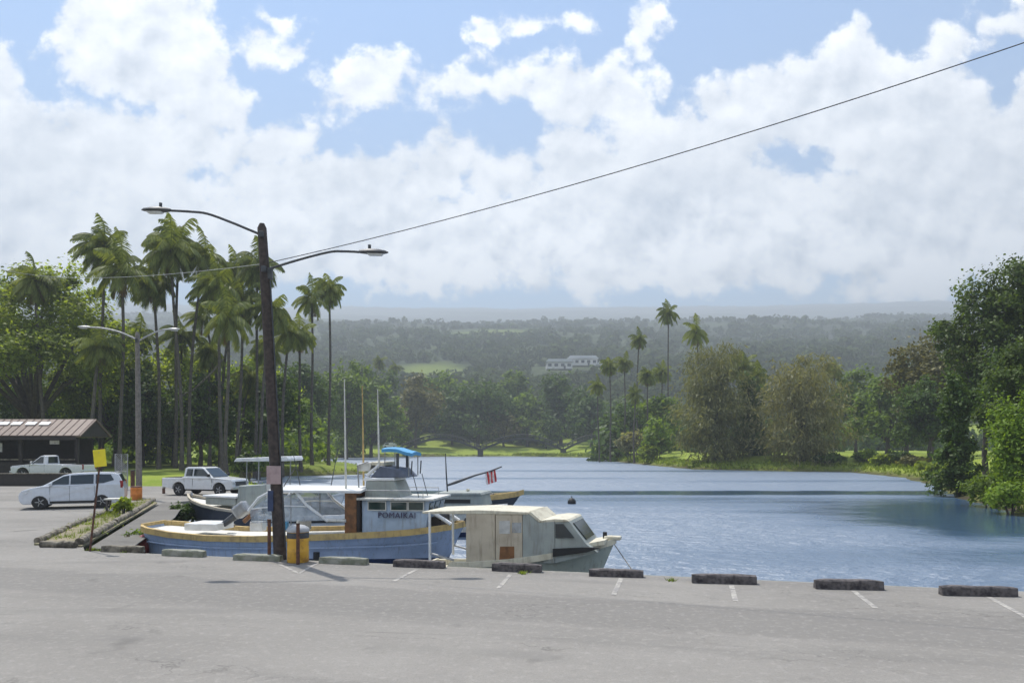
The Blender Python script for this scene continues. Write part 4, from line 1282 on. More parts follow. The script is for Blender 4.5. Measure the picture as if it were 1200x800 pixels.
# ------------------------------------------------------------------ trash barrel, posts, sign
tb = ground_at(345.5, 660)
t = thing('trash_barrel', 'round orange trash barrel with grey lid beside the leaning lamp post', 'trash barrel', (tb.x, tb.y + .28, .004))
MB().lathe([(.255, 0), (.265, .02), (.265, .25), (.272, .27), (.265, .29), (.265, .52), (.272, .54), (.265, .56), (.262, .74), (.268, .76)], 24).build('drum', M['trash'], t, smooth=True)
MB().lathe([(.28, .755), (.285, .80), (.25, .86), (.16, .91), (.05, .925), (.0, .926)], 24).build('lid', M['lidgrey'], t, smooth=True)
MB().lathe([(.267, .60), (.269, .605), (.269, .735), (.267, .74)], 24).build('dark_band', M['darksteel'], t, smooth=True)
for (px, py, h, lab) in ((315.5, 656.5, 1.02, 'short rusty brown steel post left of the leaning lamp post'), (350, 660.5, .98, 'short rusty brown steel post against the orange trash barrel')):
    g = ground_at(px, py)
    t = thing('steel_post', lab, 'post', (g.x, g.y - (.06 if px > 340 else 0), 0))
    MB().tube([(0, 0, -.1), (0, 0, h)], .045, 10).build('pipe', M['rust'], t, smooth=True)
    MB().tube([(0, 0, h), (0, 0, h + .025)], .052, 10).build('cap', M['rust'], t, smooth=True)

g = ground_at(105, 645.5)
t = thing('road_sign', 'square yellow sign on a thin leaning dark post at the path', 'sign', (g.x, g.y, 0))
topp = at(119, 524, g.y) - Vector((g.x, g.y, 0))
MB().tube([(0, 0, -.1), topp], [.03, .026], 8).build('post', M['rust'], t)
c = at(118, 536.5, g.y) - Vector((g.x, g.y, 0))
MB().box((c.x, c.y - .045, c.z), (.34, .012, .47), 0, R(-6)).build('sign_panel', M['yellow'], t, bevel=.004)
MB().tube([(c.x - .02, c.y - .055, c.z + .15), (c.x - .02, c.y - .02, c.z + .15)], .012, 6).build('bolt', M['steel'], t)

# orange barrel and posts at the grey pole
g = ground_at(163.5, 585)
t = thing('orange_barrel', 'orange barrel at the foot of the grey lamp post', 'barrel', (g.x + .0, g.y - .35, 0.0))
MB().lathe([(.27, 0), (.29, .03), (.29, .28), (.30, .3), (.29, .32), (.29, .58), (.30, .6), (.28, .68)], 20).build('drum', M['orange'], t, smooth=True)
MB().lathe([(.285, .68), (.285, .72), (.05, .75), (0, .75)], 20).build('lid', M['rust'], t, smooth=True)
g = ground_at(155.5, 585)
t = thing('steel_post', 'short dark red post left of the orange barrel', 'post', (g.x, g.y, 0))
MB().tube([(0, 0, -.1), (0, 0, 1.55)], .11, 10).build('pipe', M['rust'], t, smooth=True)
MB().tube([(0, 0, 1.55), (0, 0, 1.60)], .125, 10).build('cap', M['darksteel'], t, smooth=True)
g = ground_at(187, 579.5)
t = thing('steel_post', 'small reddish marker post at the rear of the white pickup', 'post', (g.x - .3, g.y + 1.2, 0))
MB().tube([(0, 0, -.1), (0, 0, .9)], .09, 8).build('pipe', M['rust'], t, smooth=True)
MB().tube([(0, 0, .9), (0, 0, .94)], .10, 8).build('cap', M['yellow'], t, smooth=True)

# chain-link gate panel behind the minivan
Yg = 50.5
a, b_ = at(135, 575, Yg), at(149.5, 575, Yg)
t = thing('fence_panel', 'tall grey chain link panel standing behind the minivan tail', 'fence panel', (a.x, Yg, 0))
w = b_.x - a.x; h = 2.35
m = MB(); m.tube([(0, 0, 0), (0, 0, h), (w, 0, h), (w, 0, 0)], .04, 6); m.tube([(w / 2, 0, 0), (w / 2, 0, h)], .03, 6); m.tube([(0, 0, 1.2), (w, 0, 1.2)], .025, 6)
m.build('frame', M['steel'], t)
m = MB()
k = 20
for i in range(-k, k):
    for sgn in (1, -1):
        x0, x1 = (w * i / k * 2.9, w * i / k * 2.9 + sgn * h)
        pts = [Vector((x0, .0, 0.05)), Vector((x1, 0, h))]
        # clip to the frame
        d = pts[1] - pts[0]
        lo, hi = 0.0, 1.0
        for bound, s_ in ((0, 1), (w, -1)):
            fa, fb = (pts[0].x - bound) * s_, (pts[1].x - bound) * s_
            if fa < 0 and fb < 0: lo, hi = 1, 0
            elif fa < 0: lo = max(lo, fa / (fa - fb))
            elif fb < 0: hi = min(hi, fa / (fa - fb))
        if hi > lo:
            m.tube([pts[0] + d * lo, pts[0] + d * hi], .012, 4, cap=False)
m.build('wire_mesh', M['steel'], t)

# ------------------------------------------------------------------ log-edged dirt island and path
isl = [ground_at(*p)[:2] for p in ((40, 638.5), (96, 641), (184, 590), (176, 584.5), (150, 590), (100, 612))]
o = MB().slab(isl, -.02, .05).build('dirt_island', M['soil'])
tag(o, kind='structure')
path = [ground_at(*p)[:2] for p in ((104, 642), (150, 644.5), (205, 606), (216, 590), (192, 588))]
o = MB().slab(path, -.02, .006).build('path', LANE)
tag(o, kind='structure')
def kerb_log(a, b_, r, label, seed):
    p, q = ground_at(*a), ground_at(*b_)
    rr = random.Random(seed); r *= .72
    n = 8
    d = q - p
    pts = [p + d * (i / n) + Vector((rr.uniform(-.03, .03), rr.uniform(-.03, .03), r * .85 + rr.uniform(-.02, .02))) for i in range(n + 1)]
    c = (p + q) / 2
    o = MB().tube([x - c for x in pts], [r * rr.uniform(.88, 1.12) for _ in pts], 9).build('kerb_log', M['log'], None, smooth=True)
    o.location = c
    tag(o, label, 'log', 'logs edging the dirt island')
kerb_log((44, 637.5), (76, 622), .15, 'pale log at the near left corner of the dirt island', 1)
kerb_log((77, 621), (112, 607), .14, 'log midway along the left side of the dirt island', 2)
kerb_log((113, 606.5), (150, 592), .15, 'log beside the little table on the left side of the dirt island', 3)
kerb_log((50, 640.5), (88, 641.5), .14, 'mossy log across the near end of the dirt island', 4)
kerb_log((92, 640), (133, 616), .17, 'dark log at the near right side of the dirt island', 5)
kerb_log((134, 615), (160, 600.5), .17, 'dark log midway along the right side of the dirt island', 6)
kerb_log((161, 600), (181, 587), .16, 'dark log at the far right end of the dirt island', 7)

def tufts():
    rng = np.random.default_rng(8)
    V = []
    ip = np.array(isl)
    for _ in range(110):
        w = rng.random(3); i = rng.integers(0, 4)
        w /= w.sum(); c = w[0] * ip[0] + w[1] * ip[i + 1] + w[2] * ip[i + 2]
        e = ip[rng.integers(0, 6)]; f = rng.uniform(0, .5); c = c * (1 - f) + e * f
        k = 18
        x = c[0] + rng.normal(size=k) * .12; y = c[1] + rng.normal(size=k) * .15
        h = rng.uniform(.06, .22, k); a = rng.uniform(0, 6.3, k); dx, dy = np.cos(a) * .018, np.sin(a) * .018
        lx, ly = rng.normal(size=k) * .08, rng.normal(size=k) * .08
        V.append(np.stack([np.stack([x - dx, y - dy, 0 * x + .03], 1), np.stack([x + dx, y + dy, 0 * x + .03], 1), np.stack([x + lx, y + ly, h], 1), np.stack([x + lx - .004, y + ly, h], 1)], 1).reshape(-1, 3))
    for (px, py, m_, sp) in ((609, 673, 3, .08), (783, 682, 2, .12), (106, 645, 4, .12), (146, 648, 3, .2)):
        c0 = ground_at(px, py)
        for _ in range(m_):
            k = 14
            x = c0.x + rng.normal() * sp + rng.normal(size=k) * .05; y = c0.y + .12 + rng.normal() * .05 + rng.normal(size=k) * .05
            h = rng.uniform(.03, .09, k); a = rng.uniform(0, 6.3, k); dx, dy = np.cos(a) * .014, np.sin(a) * .014
            lx, ly = rng.normal(size=k) * .06, rng.normal(size=k) * .06
            V.append(np.stack([np.stack([x - dx, y - dy, 0 * x], 1), np.stack([x + dx, y + dy, 0 * x], 1), np.stack([x + lx, y + ly, h], 1), np.stack([x + lx - .004, y + ly, h], 1)], 1).reshape(-1, 3))
    V = np.concatenate(V)
    o = link_mesh('grass', np_mesh('grass', V, np.arange(len(V)).reshape(-1, 4)), LEAF['grass'])
    tag(o, 'sparse grass tufts on the dirt island and weeds along the lot edge', 'grass', kind='stuff')
tufts()

g = ground_at(133, 603)
t = thing('bench_table', 'small weathered white table on the dirt island near the minivan tail', 'table', (g.x, g.y + .3, .05), R(8))
MB().box((0, 0, .60), (.86, .52, .06)).build('table_top', M['offwhite'], t, bevel=.01)
for sx in (-.34, .34):
    for sy in (-.2, .2):
        MB().box((sx, sy, .285), (.07, .07, .57)).build('leg', M['darktimber'], t)
MB().box((.05, -.1, .14), (.60, .2, .06)).build('lower_shelf', M['offwhite'], t, bevel=.01)

def rubble():
    rng = np.random.default_rng(12)
    mb = MB()
    line = [(ground_at(*p)) for p in ((152, 643), (170, 628), (196, 609), (212, 595), (214, 590))]
    for i in range(150):
        k = rng.integers(0, 4); f = rng.random()
        p = line[k].lerp(line[k + 1], f)
        x, y = p.x + rng.uniform(-.1, 1.5), p.y + rng.normal() * .3
        r = rng.uniform(.08, .28)
        z = hz(x, y)
        if z > -.2: z = min(z, -.03)
        c = Vector((x, y, z + r * .3)); n = 7
        vs = []
        for (zz, rr_) in ((-.6, .7), (.1, 1.0), (.55, .7)):
            for a in range(n):
                t = 2 * math.pi * a / n
                q = rng.uniform(.75, 1.2)
                vs.append(c + Vector((math.cos(t) * r * rr_ * q, math.sin(t) * r * rr_ * q, zz * r * rng.uniform(.8, 1.2))))
        fs = [(a, (a + 1) % n, n + (a + 1) % n, n + a) for a in range(n)] + [(n + a, n + (a + 1) % n, 2 * n + (a + 1) % n, 2 * n + a) for a in range(n)] + [tuple(range(2 * n, 3 * n)), tuple(range(n - 1, -1, -1))]
        mb.add(vs, fs)
    o = mb.build('rubble', M['darkrock'])
    tag(o, 'dark rubble along the left bank below the path', 'rubble', kind='stuff')
rubble()

# things lying on the left bank
def driftwood(a, b_, z, r, label, seed):
    Y = 36.0 if seed < 3 else 25.5
    p, q = at(a[0], a[1], Y), at(b_[0], b_[1], Y)
    o = MB().tube([p, p.lerp(q, .35) + Vector((0, .1, .05)), p.lerp(q, .7), q], [r, r * 1.1, r * .8, r * .4], 8).build('driftwood', M['log'], None, smooth=True)
    tag(o, label, 'driftwood')
driftwood((200, 596), (226, 592), 0, .10, 'pale driftwood log on the bank at the charcoal bow', 1)
rd = at(174, 641, 25.0)
t = thing('mooring_float', 'dull red round float lying at the blue boat stern', 'float', (rd.x + .1, 24.6, -.25))
MB().lathe([(.02, -.3), (.18, -.25), (.3, -.08), (.32, .05), (.25, .22), (.1, .31), (.04, .33)], 16).build('ball', M['redplastic'], t, smooth=True)
MB().tube([(0, 0, .3), (0, 0, .42)], .04, 8).build('eye', M['darksteel'], t)

# ------------------------------------------------------------------ pavilion
def pavilion():
    Yf, Yr = 60.0, 61.7
    xr, xl = at(92, 0, Yf).x, -74.0
    z0 = hz(-40, 61)
    t = thing('pavilion', 'open dark timber pavilion with brown metal roof at the left edge', 'pavilion', (xr, Yf, z0))
    ze = at(0, 510, Yf).z - z0; zr = at(0, 491, Yr).z - z0
    w = xl - xr
    ov = .5
    # standing-seam roof: two slopes with ribs
    def slope(y0, z0_, y1, z1_):
        m = MB()
        m.add([(w, y0, z0_), (ov, y0, z0_), (ov, y1, z1_), (w, y1, z1_), (w, y0, z0_ - .12), (ov, y0, z0_ - .12), (ov, y1, z1_ - .12), (w, y1, z1_ - .12)],
              [(0, 1, 2, 3), (7, 6, 5, 4), (0, 4, 5, 1), (1, 5, 6, 2), (3, 2, 6, 7), (0, 3, 7, 4)])
        x = w + .3
        while x < ov:
            m.tube([(x, y0, z0_ + .02), (x, y1, z1_ + .02)], .035, 4); x += .6
        return m
    rf = slope(-.6, ze, Yr - Yf, zr).build('roof', M['roof'], t)
    slope(2 * (Yr - Yf) + .6, ze, Yr - Yf + .01, zr).build('roof', M['roof'], t)
    for px in (6, 21, 38, 54):
        x = at(px, 0, 61.1).x - xr
        sl_ = lambda y: ze + (zr - ze) * (y + .6) / (Yr - Yf + .6) + .06
        MB().panel([(x - .4, .75, sl_(.75)), (x + .4, .75, sl_(.75)), (x + .4, 1.15, sl_(1.15)), (x - .4, 1.15, sl_(1.15))], (0, -.5, 1), .03).build('roof_patch', M['white'], rf)
    MB().box((w / 2, -.55, ze - .2), (-w + .2, .1, .28)).build('eave_beam', M['darkwood'], t)
    # gable end
    g = MB()
    g.panel([(.35, -.5, ze - .1), (.35, 2 * (Yr - Yf) + .5, ze - .1), (.35, Yr - Yf, zr - .15)], (1, 0, 0), .06)
    g.build('gable', M['darkwood'], t)
    x = 0
    while x > w:
        for y in (0, 2 * (Yr - Yf)):
            MB().box((x - .1, y, ze / 2 - .1), (.22, .22, ze - .1)).build('post', M['darkwood'], t)
        x -= 4.4
    MB().box((w / 2, 3.0, ze / 2 - .1), (-w - 1, .15, ze - .25)).build('back_wall', M['darkwood'], t)
    MB().box((w / 2, .25, 1.45), (-w - .6, .08, .1)).build('rail', M['log'], t)
    MB().box((w / 2, .4, .62), (-w - .6, .16, 1.2)).build('half_wall', M['darkwood'], t)
    MB().box((at(70, 0, 61).x - xr, .3, at(0, 518, 60.3).z - z0), (.72, .06, .3)).build('sign_panel', M['offwhite'], t)
    MB().box((at(5, 0, 61).x - xr, .3, at(0, 524, 60.3).z - z0), (.6, .06, .7)).build('notice_board', M['shingle'], t)
pavilion()
xw0, xw1 = -74.0, at(117, 0, 55.6).x
t = thing('low_wall', 'low dark wall with pale cap in front of the pavilion', 'wall', (xw1, 55.6, 0))
MB().box(((xw0 - xw1) / 2, 0, .4), (xw1 - xw0, .3, .9)).build('wall', M['darkwood'], t)
MB().box(((xw0 - xw1) / 2, 0, .885), (xw1 - xw0 + .1, .4, .06)).build('cap', M['log'], t)

# ------------------------------------------------------------------ vehicles
def arch(cx, r, zb, n=9):
    return [(cx + r * math.cos(math.pi - math.pi * i / (n - 1)), zb + (r) * math.sin(math.pi * i / (n - 1))) for i in range(n)]

def wheel(t, x, y, r, w=.22):
    s = 1 if y > 0 else -1
    tw = MB().lathe([(r * .62, -w / 2), (r * .93, -w / 2), (r, -w * .32), (r, w * .32), (r * .93, w / 2), (r * .62, w / 2)], 24, axis='Y').build('wheel', M['tyre'], t, smooth=True, loc=(x, y, r))
    m = MB().lathe([(r * .62, -.02), (r * .62, .045), (r * .52, .05), (r * .5, .01), (r * .14, .0), (r * .12, .04), (0.001, .045)], 20, axis='Y')
    if s < 0:
        m.v = [(a, -b, c) for a, b, c in m.v]
    for k in range(5):
        a = k * 2 * math.pi / 5
        p0 = Vector((math.cos(a) * r * .1, s * .04, math.sin(a) * r * .1)); p1 = Vector((math.cos(a) * r * .58, s * .035, math.sin(a) * r * .58))
        m.tube([p0, p1], [r * .1, r * .08], 6)
    rm = m.build('rim', M['rim'], tw, smooth=True); rm.location = (0, s * (w / 2 - .05), 0)

def side_glass(t, polys, hw, name='side_window', gm=None, eps=.012):
    for poly in polys:
        for s in (-1, 1):
            pts = [(x, s * (hw(x, z) - .004), z) for x, z in poly]
            MB().panel(pts, (0, s, .25), eps + .006).build(name, gm or M['glass'], t)

def minivan():
    g = ground_at(86, 597)
    t = thing('minivan', 'silvery white minivan parked facing left beside the dirt island', 'van', (g.x - .72, g.y + 1.4, .003), R(180 + 22))
    t.scale = (.85, .93, .95)
    def bw(x, z):
        k = .985 - .10 * max(0, .55 - z) - .05 * max(0, z - .9)
        if x > 1.5: k *= 1 - .13 * ((x - 1.5) / 1.0) ** 2
        if x < -2.1: k *= 1 - .05 * ((-2.1 - x) / .4) ** 2
        return k
    zb = .24
    low = [(-2.48, zb + .1)] + [(-2.3, zb)] + arch(-1.42, .40, zb) + arch(1.52, .40, zb) + [(2.32, zb)] + [(2.47, .36), (2.53, .55), (2.50, .74), (2.36, .90), (1.95, 1.02), (1.30, 1.13), (.4, 1.14), (-.6, 1.16), (-1.6, 1.18), (-2.44, 1.18), (-2.52, .95), (-2.53, .55)]
    MB().prism(low, bw).build('body', M['car_silver'], t, bevel=.035)
    def gw(x, z):
        k = .945 - (z - 1.1) * .27
        if x > .9: k *= 1 - .06 * (x - .9)
        return k
    gh = [(1.46, 1.08), (.42, 1.62), (.0, 1.705), (-.9, 1.74), (-1.8, 1.73), (-2.22, 1.66), (-2.40, 1.36), (-2.46, 1.13)]
    MB().prism(gh, gw).build('cabin', M['car_silver'], t, bevel=.04)
    side_glass(t, [[(1.08, 1.18), (.94, 1.29), (.42, 1.56), (.16, 1.60), (.16, 1.18)], [(.08, 1.18), (.08, 1.61), (-1.02, 1.645), (-1.02, 1.2)], [(-1.12, 1.2), (-1.12, 1.645), (-1.85, 1.63), (-2.02, 1.36), (-1.5, 1.22)]], gw)
    ws = [(1.43, -.80, 1.12), (1.43, .80, 1.12), (.48, .70, 1.60), (.48, -.70, 1.60)]
    MB().panel(ws, (.5, 0, 1), .02).build('windscreen', M['glass'], t)
    MB().panel([(-2.40, -.72, 1.25), (-2.40, .72, 1.25), (-2.23, .66, 1.62), (-2.23, -.66, 1.62)], (-1, 0, .3), .05).build('rear_window', M['glass'], t)
    for s in (-1, 1):
        MB().panel([(2.40, s * .84, .70), (2.1, s * .92, .76), (1.98, s * .925, .93), (2.30, s * .80, .86)], (.5, s, .5), .03).build('headlight', M['lamp_clear'], t)
        MB().panel([(-2.46, s * .90, .98), (-2.46, s * .90, 1.32), (-2.30, s * .90, 1.32), (-2.34, s * .94, .98)], (-.6, s, 0), .03).build('tail_light', M['lamp_red'], t)
        MB().box((1.0, s * 1.03, 1.20), (.16, .2, .15)).build('wing_mirror', M['car_silver'], t, bevel=.03)
        for x in (.3, -.75):
            MB().box((x, s * .985, 1.0), (.2, .03, .035)).build('door_handle', M['chrome'], t)
        MB().box((0, s * .965, .33), (2.1, .06, .10)).build('side_skirt', M['black'], t)
        for x in (.12, -1.07, 1.05):
            MB().box((x, s * .97, .74), (.012, .03, .74)).build('door_seam', M['darksteel'], t)
        for x in (1.52, -1.42):
            wheel(t, x, s * .86, .345)
    MB().box((2.48, 0, .48), (.1, 1.2, .16)).build('grille', M['black'], t)
    MB().box((-.7, 0, .45), (3.0, 1.5, .35)).build('underbody', M['black'], t)
    for o in t.children:
        if o.name.startswith('wheel'):
            o.scale = (.95 / .85, 1, 1)
minivan()

def pickup(g, rz, label, paintm, L, dz=0.0, old=False, name='pickup_truck'):
    t = thing(name, label, 'pickup truck', (g.x, g.y, dz), rz)
    zb, r = .42, .40
    f, b = L / 2, -L / 2
    fa, ba = f - .95, b + 1.25
    hood = 1.18 if not old else 1.10
    low = [(b, zb + .15)] + arch(ba, r + .08, zb) + arch(fa, r + .08, zb) + [(f - .15, zb), (f, zb + .15), (f, .85), (f - .1, hood - .10), (f - 1.2, hood), (f - 1.55, hood + .03), (b + 1.55, hood + .03), (b + 1.5, hood - .03), (b, hood - .03)]
    def bw(x, z):
        k = .985 - .06 * max(0, .7 - z)
        if x > f - .8: k *= 1 - .10 * ((x - f + .8) / .8) ** 2
        return k
    MB().prism(low, bw).build('body', paintm, t, bevel=.035)
    top = 1.86 if not old else 1.80
    c0, c1 = f - 1.42, (b + 1.62 if not old else b + 2.75)
    def gw(x, z): return .93 - (z - hood) * .22
    gh = [(c0, hood - .03), (c0 - .75, top - .07), (c0 - 1.0, top), (c1 + .2, top), (c1 + .03, top - .08), (c1, hood - .03)]
    MB().prism(gh, gw).build('cab', paintm, t, bevel=.045)
    xm = (c0 - .78 + c1) / 2
    z1, z2 = hood + .10, top - .12
    if old:
        polys = [[(c0 - .22, z1), (c0 - .80, z2), (c1 + .22, z2), (c1 + .18, z1)]]
    else:
        polys = [[(c0 - .22, z1), (c0 - .80, z2), (xm + .04, z2), (xm + .04, z1)], [(xm - .06, z1), (xm - .06, z2), (c1 + .22, z2), (c1 + .16, z1)]]
    side_glass(t, polys, gw)
    MB().panel([(c0 - .06, -.78, hood + .04), (c0 - .06, .78, hood + .04), (c0 - .74, .68, top - .09), (c0 - .74, -.68, top - .09)], (.5, 0, .6), .03).build('windscreen', M['glass'], t)
    MB().panel([(c1 + .01, -.6, z1), (c1 + .01, .6, z1), (c1 + .01, .55, z2), (c1 + .01, -.55, z2)], (-1, 0, .1), .03).build('rear_window', M['glass'], t)
    MB().box(((b + c1) / 2, 0, hood - .02), (c1 - b - .25, 1.66, .04)).build('bed_shade_panel', M['black'], t)  # bed is closed; flat black panel stands in for its shaded inside
    MB().box((f + .02, 0, zb + .12), (.14, 1.8, .2)).build('front_bumper', M['chrome'], t, bevel=.03)
    MB().box((b - .02, 0, zb + .14), (.14, 1.8, .2)).build('rear_bumper', M['chrome'], t, bevel=.03)
    MB().box((f - .01, 0, .80), (.06, 1.1, .28)).build('grille', M['darksteel'], t)
    for s in (-1, 1):
        MB().box((f - .06, s * .74, .86), (.12, .3, .2)).build('headlight', M['lamp_clear'], t, bevel=.02)
        MB().box((b + .01, s * .88, .92), (.06, .16, .36)).build('tail_light', M['lamp_red'], t)
        MB().box((c0 - .25, s * 1.04, hood + .16), (.14, .22, .18)).build('wing_mirror', M['black'] if not old else M['chrome'], t, bevel=.03)
        for x in ([c0 - .95] if old else [c0 - .95, xm - .75]):
            MB().box((x, s * .99, hood - .12), (.2, .03, .04)).build('door_handle', M['chrome'], t)
        for x in ([c0 - .05, c1 + .08] if old else [c0 - .05, xm, c1 + .08]):
            MB().box((x, s * .972, .85), (.012, .03, .55)).build('door_seam', M['darksteel'], t)
        for x in (fa, ba):
            wheel(t, x, s * .84, r, .26)
    MB().box((0, 0, zb + .05), (L * .75, 1.4, .3)).build('underbody', M['black'], t)
    return t
g = ground_at(240, 581.5)
pk = pickup(Vector((g.x - .45, g.y + 1.3, 0)), R(-15), 'white crew cab pickup facing right, parked by the water', M['car_white'], 5.25, .003)
pk.scale = (.89, .89, .89)
g = at(63, 0, 58.2)
pickup(Vector((g.x, 58.2, 0)), R(180), 'old white single cab pickup facing left in front of the pavilion', M['car_white'], 5.4, hz(g.x, 58.2) + .02, old=True)

# small white van far across the water
g = at(457, 509, 285)
t = thing('parked_van', 'tiny white van on the far lawn behind the antennas', 'van', (g.x, 285, hz(g.x, 285)), R(180))
MB().prism([(-2.6, .4), (2.5, .4), (2.6, .9), (2.2, 1.2), (1.6, 2.0), (-2.5, 2.1), (-2.6, 1.8)], 1.0).build('body', M['car_white'], t, bevel=.06)
for s in (-1, 1):
    MB().panel([(1.9, s * 1.0, 1.25), (1.5, s * 1.0, 1.85), (.3, s * 1.0, 1.85), (.3, s * 1.0, 1.25)], (0, s, 0), .02).build('side_window', M['glass'], t)
    for x in (-1.6, 1.6):
        MB().lathe([(.2, -.12), (.38, -.12), (.38, .12), (.2, .12)], 14, axis='Y').build('wheel', M['tyre'], t, loc=(x, s * .92, .38))

# ------------------------------------------------------------------ boats
class Boat:
    """local x runs to the bow, z up from the waterline"""
    def __init__(self, name, label, stern, bow, cat='boat', group=None):
        s, b = Vector((*stern, 0)), Vector((*bow, 0))
        self.L = (b - s).length
        self.c = (s + b) / 2
        self.rz = math.atan2(b.y - s.y, b.x - s.x)
        self.d = (b - s).normalized(); self.n = Vector((-self.d.y, self.d.x, 0))
        self.t = thing(name, label, cat, (self.c.x, self.c.y, WATER_Z), self.rz, group)
    def lx(self, px, lat=0.0):
        k = (px - CX) / F
        ax, ay = self.c.x + self.n.x * lat, self.c.y + self.n.y * lat
        return (k * ay - ax) / (self.d.x - k * self.d.y)
    def p(self, px, py, lat=0.0):
        x = self.lx(px, lat)
        Y = self.c.y + self.n.y * lat + self.d.y * x
        return Vector((x, lat, CAMZ + (HY - py) / F * Y - WATER_Z))
    def hull(self, st, hullm, bottomm, railm, split=.28, rail=(.06, .05), deckm=None, deck_drop=.12):
        """st: stations (x, half beam at rail, rail height, half beam at waterline, keel depth, shift of the low points)"""
        def ring(s):
            x, hb, zs, hw, zk, sh = s
            pts = []
            prof = [(1.0, 0.0), (.75, .35), (.35, .72), (0, .9)]
            for (f, q) in prof:                # from rail down to the split line
                z = split + (zs - split) * f
                pts.append((x + sh * (1 - f) * .7, hb + (hw - hb) * q, z))
            low = [(x + sh * .9, hw * .8, -.05), (x + sh, hw * .30, zk), (x + sh, 0, zk - .05)]
            return pts, low
        up, lo = [], []
        for s in st:
            a, b = ring(s); up.append(a); lo.append([a[-1]] + b)
        def skin(rows):
            vs, fs = [], []
            m = len(rows[0])
            for r_ in rows:
                vs += [(x, -y, z) for x, y, z in r_] + [(x, y, z) for x, y, z in r_]
            for i in range(len(rows) - 1):
                for side in (0, 1):
                    for k in range(m - 1):
                        a = i * 2 * m + side * m + k; b_ = a + 1; c_ = a + 2 * m + 1; d_ = a + 2 * m
                        fs.append((a, b_, c_, d_) if side == 0 else (d_, c_, b_, a))
            # transom
            fs.append(tuple(range(0, m)) + tuple(range(2 * m - 1, m - 1, -1)))
            return MB().add(vs, fs)
        skin(up).build('hull', hullm, self.t, smooth=True)
        skin(lo).build('hull_bottom', bottomm, self.t, smooth=True)
        # deck
        n = len(st)
        vs = [(s[0], -s[1] * .97, s[2] - deck_drop) for s in st] + [(s[0], s[1] * .97, s[2] - deck_drop) for s in st]
        fs = [(i, i + 1, n + i + 1, n + i) for i in range(n - 1)]
        MB().add(vs, fs).build('deck', deckm or M['offwhite'], self.t)
        for sd in (-1, 1):
            vs = []
            for s in st:
                x, hb, zs = s[0], s[1], s[2]
                w, h = rail
                vs += [(x, sd * (hb + .03), zs + .03), (x, sd * max(0, hb - w), zs + .03), (x, sd * max(0, hb - w), zs - h), (x, sd * (hb + .03), zs - h)]
            fs = []
            for i in range(n - 1):
                for k in range(4):
                    k2 = (k + 1) % 4
                    fs.append((4 * i + k, 4 * i + k2, 4 * i + 4 + k2, 4 * i + 4 + k))
            fs += [(0, 1, 2, 3), tuple(4 * (n - 1) + k for k in range(4))]
            MB().add(vs, fs).build('gunwale', railm, self.t)
        s = st[0]
        MB().box((s[0], 0, s[2] + .0), (.08, 2 * s[1], .1)).build('transom_cap', railm, self.t)
    def tube(self, pts, r, name, m, n=7):
        return MB().tube(pts, r, n).build(name, m, self.t, smooth=True)

# --- the long blue sampan
B = Boat('blue_fishing_boat', 'long blue sampan fishing boat with ochre gunwale and flybridge cabin', (-11.75, 25.2), (-1.42, 23.55), group='boats moored at the seawall')
LB = B.L / 2
st = []
for (f, hb, zs, hw, sh) in [(-1.0, .62, 1.16, .45, .25), (-.975, .85, 1.14, .65, .22), (-.92, 1.03, 1.10, .85, .12), (-.75, 1.2, 1.0, 1.0, 0), (-.5, 1.32, .93, 1.12, 0), (-.2, 1.38, .94, 1.18, 0), (.1, 1.38, 1.0, 1.15, 0), (.35, 1.3, 1.07, 1.0, 0), (.55, 1.24, 1.13, .8, -.05), (.72, 1.17, 1.2, .55, -.15), (.86, .88, 1.28, .3, -.32), (.95, .44, 1.33, .11, -.5), (1.0, .04, 1.37, .015, -.72)]:
    st.append((f * LB, hb, zs, hw, -.5, sh))
B.hull(st, M['blue_hull'], M['navy'], M['tan'], split=.30, rail=(.12, .15))
# dark rub line low on the side
nr = -1.36
for sd in (-1, 1):
    pts = [(s[0] + .0, sd * (s[1] + (s[3] - s[1]) * .45 + .012), s[2] * .62) for s in st[2:-2]]
    MB().tube(pts, .025, 5).build('rubbing_strake', M['blue_hull'], B.t)
# cabin
lat = -.96
zc0 = .95
x0, x1 = B.lx(424, lat), B.lx(497, lat)
zt = B.p(460, 586, lat).z
xt1 = B.lx(503, lat)
cab = MB().prism([(x0, zc0), (x1, zc0 + .1), (xt1, zt), (x0 - .02, zt)], lambda x, z: .96 - .03 * (z - zc0) - .04 * max(0, x - x0 - .8)).build('cabin', M['blue_wash'], B.t, bevel=.03)
MB().box(((x0 + xt1) / 2 + .02, 0, zt + .035), (xt1 - x0 + .3, 2.16, .07)).build('cabin_roof', M['offwhite'], B.t, bevel=.02)
for (a, b_) in ((432, 451.5), (458.5, 476.5), (479, 495.5)):
    for sd in (-1, 1):
        xa, xb = B.lx(a, lat), B.lx(b_, lat)
        za, zb_ = B.p(460, 597, lat).z, B.p(460, 588.2, lat).z
        y = sd * (.935 - .04 * max(0, xa - x0 - .8))
        fr = MB().panel([(xa - .03, y, za - .03), (xb + .03, y, za - .03), (xb + .03, y, zb_ + .03), (xa - .03, y, zb_ + .03)], (0, sd, 0), .035).build('window', M['offwhite'], B.t)
        MB().panel([(xa, y + sd * .034, za), (xb, y + sd * .034, za), (xb, y + sd * .034, zb_), (xa, y + sd * .034, zb_)], (0, sd, 0), .008).build('pane', M['glass_green'], fr)
# front windows
for y in (-.62, 0, .62):
    MB().panel([(xt1 - .10, y - .25, zt - .34), (xt1 - .10, y + .25, zt - .34), (xt1 - .02, y + .25, zt - .08), (xt1 - .02, y - .25, zt - .08)], (1, 0, 0), .05).build('windscreen', M['glass_green'], B.t)
